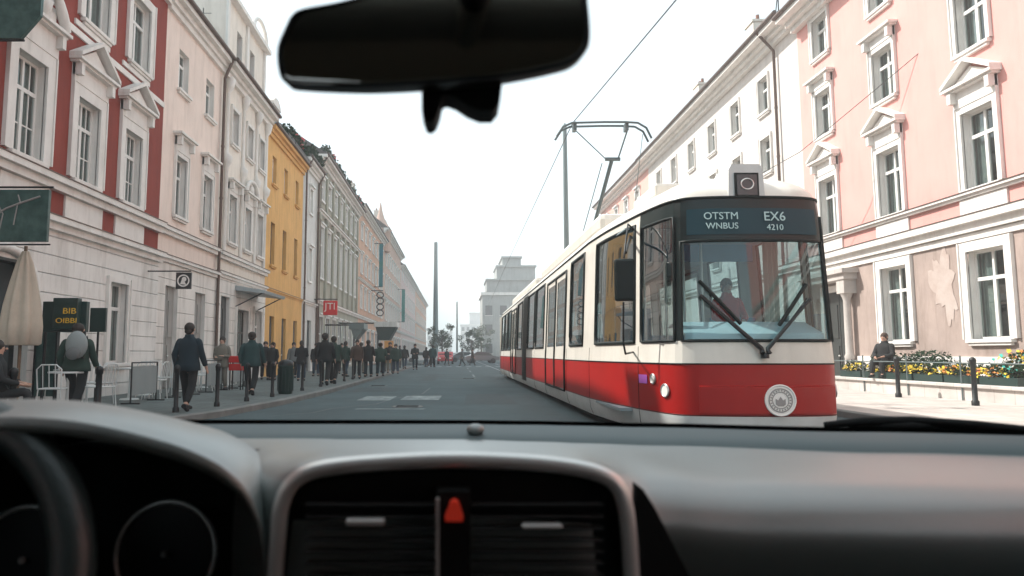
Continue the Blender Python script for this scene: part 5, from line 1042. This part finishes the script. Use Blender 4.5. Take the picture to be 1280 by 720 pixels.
# centre vent
TR = [(338, 900), (341, 780), (344, 720), (348, 670), (352, 632), (364, 606), (388, 590), (430, 582), (500, 577), (567, 575), (640, 577), (700, 582), (745, 591), (770, 606), (781, 632), (786, 670), (789, 720), (792, 780), (796, 900)]
tp = []
P = [W(x, y, .632) for x, y in TR]
for i in range(len(P) - 1):
    a = P[max(i - 1, 0)]; b_ = P[i]; c = P[i + 1]; d = P[min(i + 2, len(P) - 1)]
    for k in range(5): t = k / 5; tp.append(.5 * ((2 * b_) + (c - a) * t + (2 * a - 5 * b_ + 4 * c - d) * t * t + (3 * b_ - a - 3 * c + d) * t ** 3))
tp.append(P[-1])
b = MB(); b.tube(tp, .0075, 10, sy=.8); vt = b.build('air_vent', 'silver', car)
b = MB(); b.grid([[p_ + Vector((0, .002, 0)) for p_ in tp], [p_.lerp(W(567, 800, .632), .07) + Vector((0, .035, 0)) for p_ in tp]]); b.build('vent_sleeve', 'interior', vt)
b = MB(); mid = [p_ + Vector((0, .012, 0)) for p_ in tp]; b.add(mid, [tuple(range(len(mid)))]); b.build('vent_back', 'interior', vt)
for side, (xa, xb) in enumerate(((384, 545), (590, 752))):
    for i in range(9):
        py = 630 + i * 14.5; A_, B_ = W(xa, py, .628), W(xb, py, .628); b = MB(); mx = (A_ + B_) / 2; b.rbox(mx, (B_.x - A_.x, .022, .0016), Matrix.Rotation(R(-8), 3, 'X')); b.build('louvre', 'louvre', vt)
    pa, pb_ = (W(433, 652, .615), W(481, 652, .615)) if side == 0 else (W(652, 657, .615), W(702, 657, .615)); b = MB(); b.rbox((pa + pb_) / 2, (pb_.x - pa.x, .012, .0055 if side == 0 else .0035)); b.build('vent_tab', 'silver', vt, bevel=.0015)
b = MB(); A_, B_ = W(546, 610, .628), W(588, 780, .628); b.box(A_.x, B_.x, .618, .64, B_.z, A_.z); b.build('centre_bar', 'interior', vt, bevel=.002)
b = MB(); A_, B_ = W(545, 622, .618), W(549, 780, .618); b.box(A_.x, B_.x, .612, .62, B_.z, A_.z); b.build('bar_trim', 'silver', vt)
b = MB(); T_ = [(568, 626), (573, 629), (579, 648), (578, 652), (557, 652), (556, 648), (563, 629)]; b.prism([W(x, y, .606) for x, y in T_], (0, .014, 0)); b.build('hazard_button', 'hazard', vt, bevel=.0015)
b = MB(); b.prism([W(x, y, .668) for x, y in [(794, 604), (804, 612), (818, 634), (870, 735), (870, 950), (794, 950)]], (0, .01, 0)); b.build('console_shade', 'interior', car, bevel=.003)  # black panel standing in for the shade on the console's side
# steering wheel
sc_ = W(-172, 762, .57); n = Vector((0, -1, .35)).normalized(); a = Vector((1, 0, 0)); q = n.cross(a) * -1; rr = 246 * .57 / F
b = MB(); b.tube([sc_ + (a * math.cos(t) + q * math.sin(t)) * rr for t in [math.pi * i / 36 for i in range(72)]], .0185, 14, closed=True); sw = b.build('steering_wheel', 'leather', car)
b = MB(); b.ball(sc_ + n * -.02, (.065, .03, .06), 16, 10)
for t in (R(5), R(175), R(270)): b.tube([sc_ + n * -.02, sc_ + (a * math.cos(t) + q * math.sin(t)) * rr * .95], [.03, .014], 8)
b.build('hub', 'inter_s', sw)
# rear view mirror
MP = [(345, 62), (347, 88), (354, 100), (370, 104), (440, 107), (530, 103), (640, 93), (700, 81), (722, 73), (735, 60), (739, 40), (736, 0), (730, -45), (716, -62), (690, -66), (560, -36), (440, 0), (380, 12), (364, 20), (355, 36)]
dm = .5; P = [W(x, y, dm) for x, y in MP]; cen = sum(P, Vector()) / len(P)
pr = []
for i in range(len(P)):
    a_ = P[i - 1]; b_ = P[i]; c = P[(i + 1) % len(P)]; d = P[(i + 2) % len(P)]
    for k in range(4): t = k / 4; pr.append(.5 * ((2 * b_) + (c - a_) * t + (2 * a_ - 5 * b_ + 4 * c - d) * t * t + (3 * b_ - a_ - 3 * c + d) * t ** 3))
b = MB(); ring = lambda s_, dy: [cen + (p_ - cen) * s_ + Vector((0, dy, 0)) for p_ in pr] + [cen + (pr[0] - cen) * s_ + Vector((0, dy, 0))]
b.grid([ring(.955, -.001), ring(.985, -.003), ring(1.0, .004), ring(.985, .018), ring(.85, .034), ring(.45, .042), ring(.05, .043)]); mrr = b.build('rear_view_mirror', 'inter_s', car)
b = MB(); b.add(ring(.96, .0)[:-1], [tuple(range(len(pr)))]); b.build('mirror_glass', 'mirror', mrr)
b = MB(); b.tube([W(x, y, .4985) for x, y in [(356, 95), (364, 100), (380, 101.5), (410, 102.5), (450, 103)]], [.001, .0022, .0026, .0022, .0008], 8, sy=.8); b.build('lip_highlight', 'silver', mrr)  # pale strip modelled as the highlight along the casing's lower left edge
b = MB(); BP = [(527, 96), (527, 138), (531, 150), (537, 153), (544, 148), (549, 135), (552, 120), (557, 117), (570, 122), (585, 132), (600, 138), (617, 138), (625, 128), (629, 96)]
b.prism([W(x, y, .525) for x, y in BP], (0, .03, 0)); b.build('mirror_mount', 'interior', mrr, bevel=.003)
b = MB(); b.tube([W(580, 80, .545), W(600, -50, .48), (0.01, .36, 1.51)], .012, 10); b.build('mirror_stem', 'interior', mrr)
# cabin shell
b = MB(); b.grid([[Vector((x, y, 1.54 - .05 * (x / .75) ** 2 - (.02 if y > .25 else 0))) for x in [-.75 + .15 * i for i in range(11)]] for y in (.33, .15, -.4, -1.2, -1.8)]); b.build('headliner', 'liner', car)
b = MB(); b.grid([[Vector((x, y, 1.57 - .05 * (x / .78) ** 2)) for x in [-.78 + .156 * i for i in range(11)]] for y in (.34, -.4, -1.2, -1.9)]); b.build('roof_panel', 'carbody', car)
for sg in (-1, 1):
    b = MB(); b.tube([wsp(sg * .93, 0) + Vector((sg * .02, 0, -.05)), wsp(sg * .93, .5), wsp(sg * .93, 1.0)], .028, 8); b.tube([(sg * .8, -.5, 1.46), (sg * .86, -.5, 1.0)], .04, 8); b.build('pillar', 'interior', car)
    b = MB(); b.box(sg * .84, sg * .9, -1.9, .9, .3, 1.12); b.build('door_panel', 'interior', car)
    b = MB(); b.box(sg * .38 - .25, sg * .38 + .25, -.75, -.25, .45, .62); b.box(sg * .38 - .25, sg * .38 + .25, -.85, -.65, .6, 1.12); b.box(sg * .38 - .12, sg * .38 + .12, -.85, -.72, 1.14, 1.32); b.build('front_seat', 'interior', car, bevel=.05)
b = MB(); b.box(-.9, .9, -1.95, -1.85, .3, 1.48); b.box(-.9, .9, -1.95, .9, .25, .3); b.box(-.9, .9, .86, .9, .3, .9); b.build('cabin_shell', 'interior', car)

for sg in (-1, 1): b = MB(); b.add([(sg * .87, -1.88, 1.12), (sg * .87, -.5, 1.12), (sg * .79, -.5, 1.5), (sg * .76, -1.88, 1.5)], [(0, 1, 2, 3)]); b.build('rear_light_blocker', 'tint', car)  # unseen opaque panes, added to keep side light off the dash fascia
# ------------------------------------------------------------------ haze
hm = bpy.data.materials.new('haze'); hm.use_nodes = True; n = hm.node_tree.nodes; n.clear(); o_ = n.new('ShaderNodeOutputMaterial'); v = n.new('ShaderNodeVolumePrincipled')
v.inputs['Color'].default_value = (.97, .98, 1, 1); v.inputs['Density'].default_value = .0022; v.inputs['Anisotropy'].default_value = .2
hm.node_tree.links.new(v.outputs[0], o_.inputs['Volume']); M['haze'] = hm
b = MB(); b.box(-160, 160, -40, 420, -1.02, 48); tag(b.build('haze', 'haze'), kind='stuff')
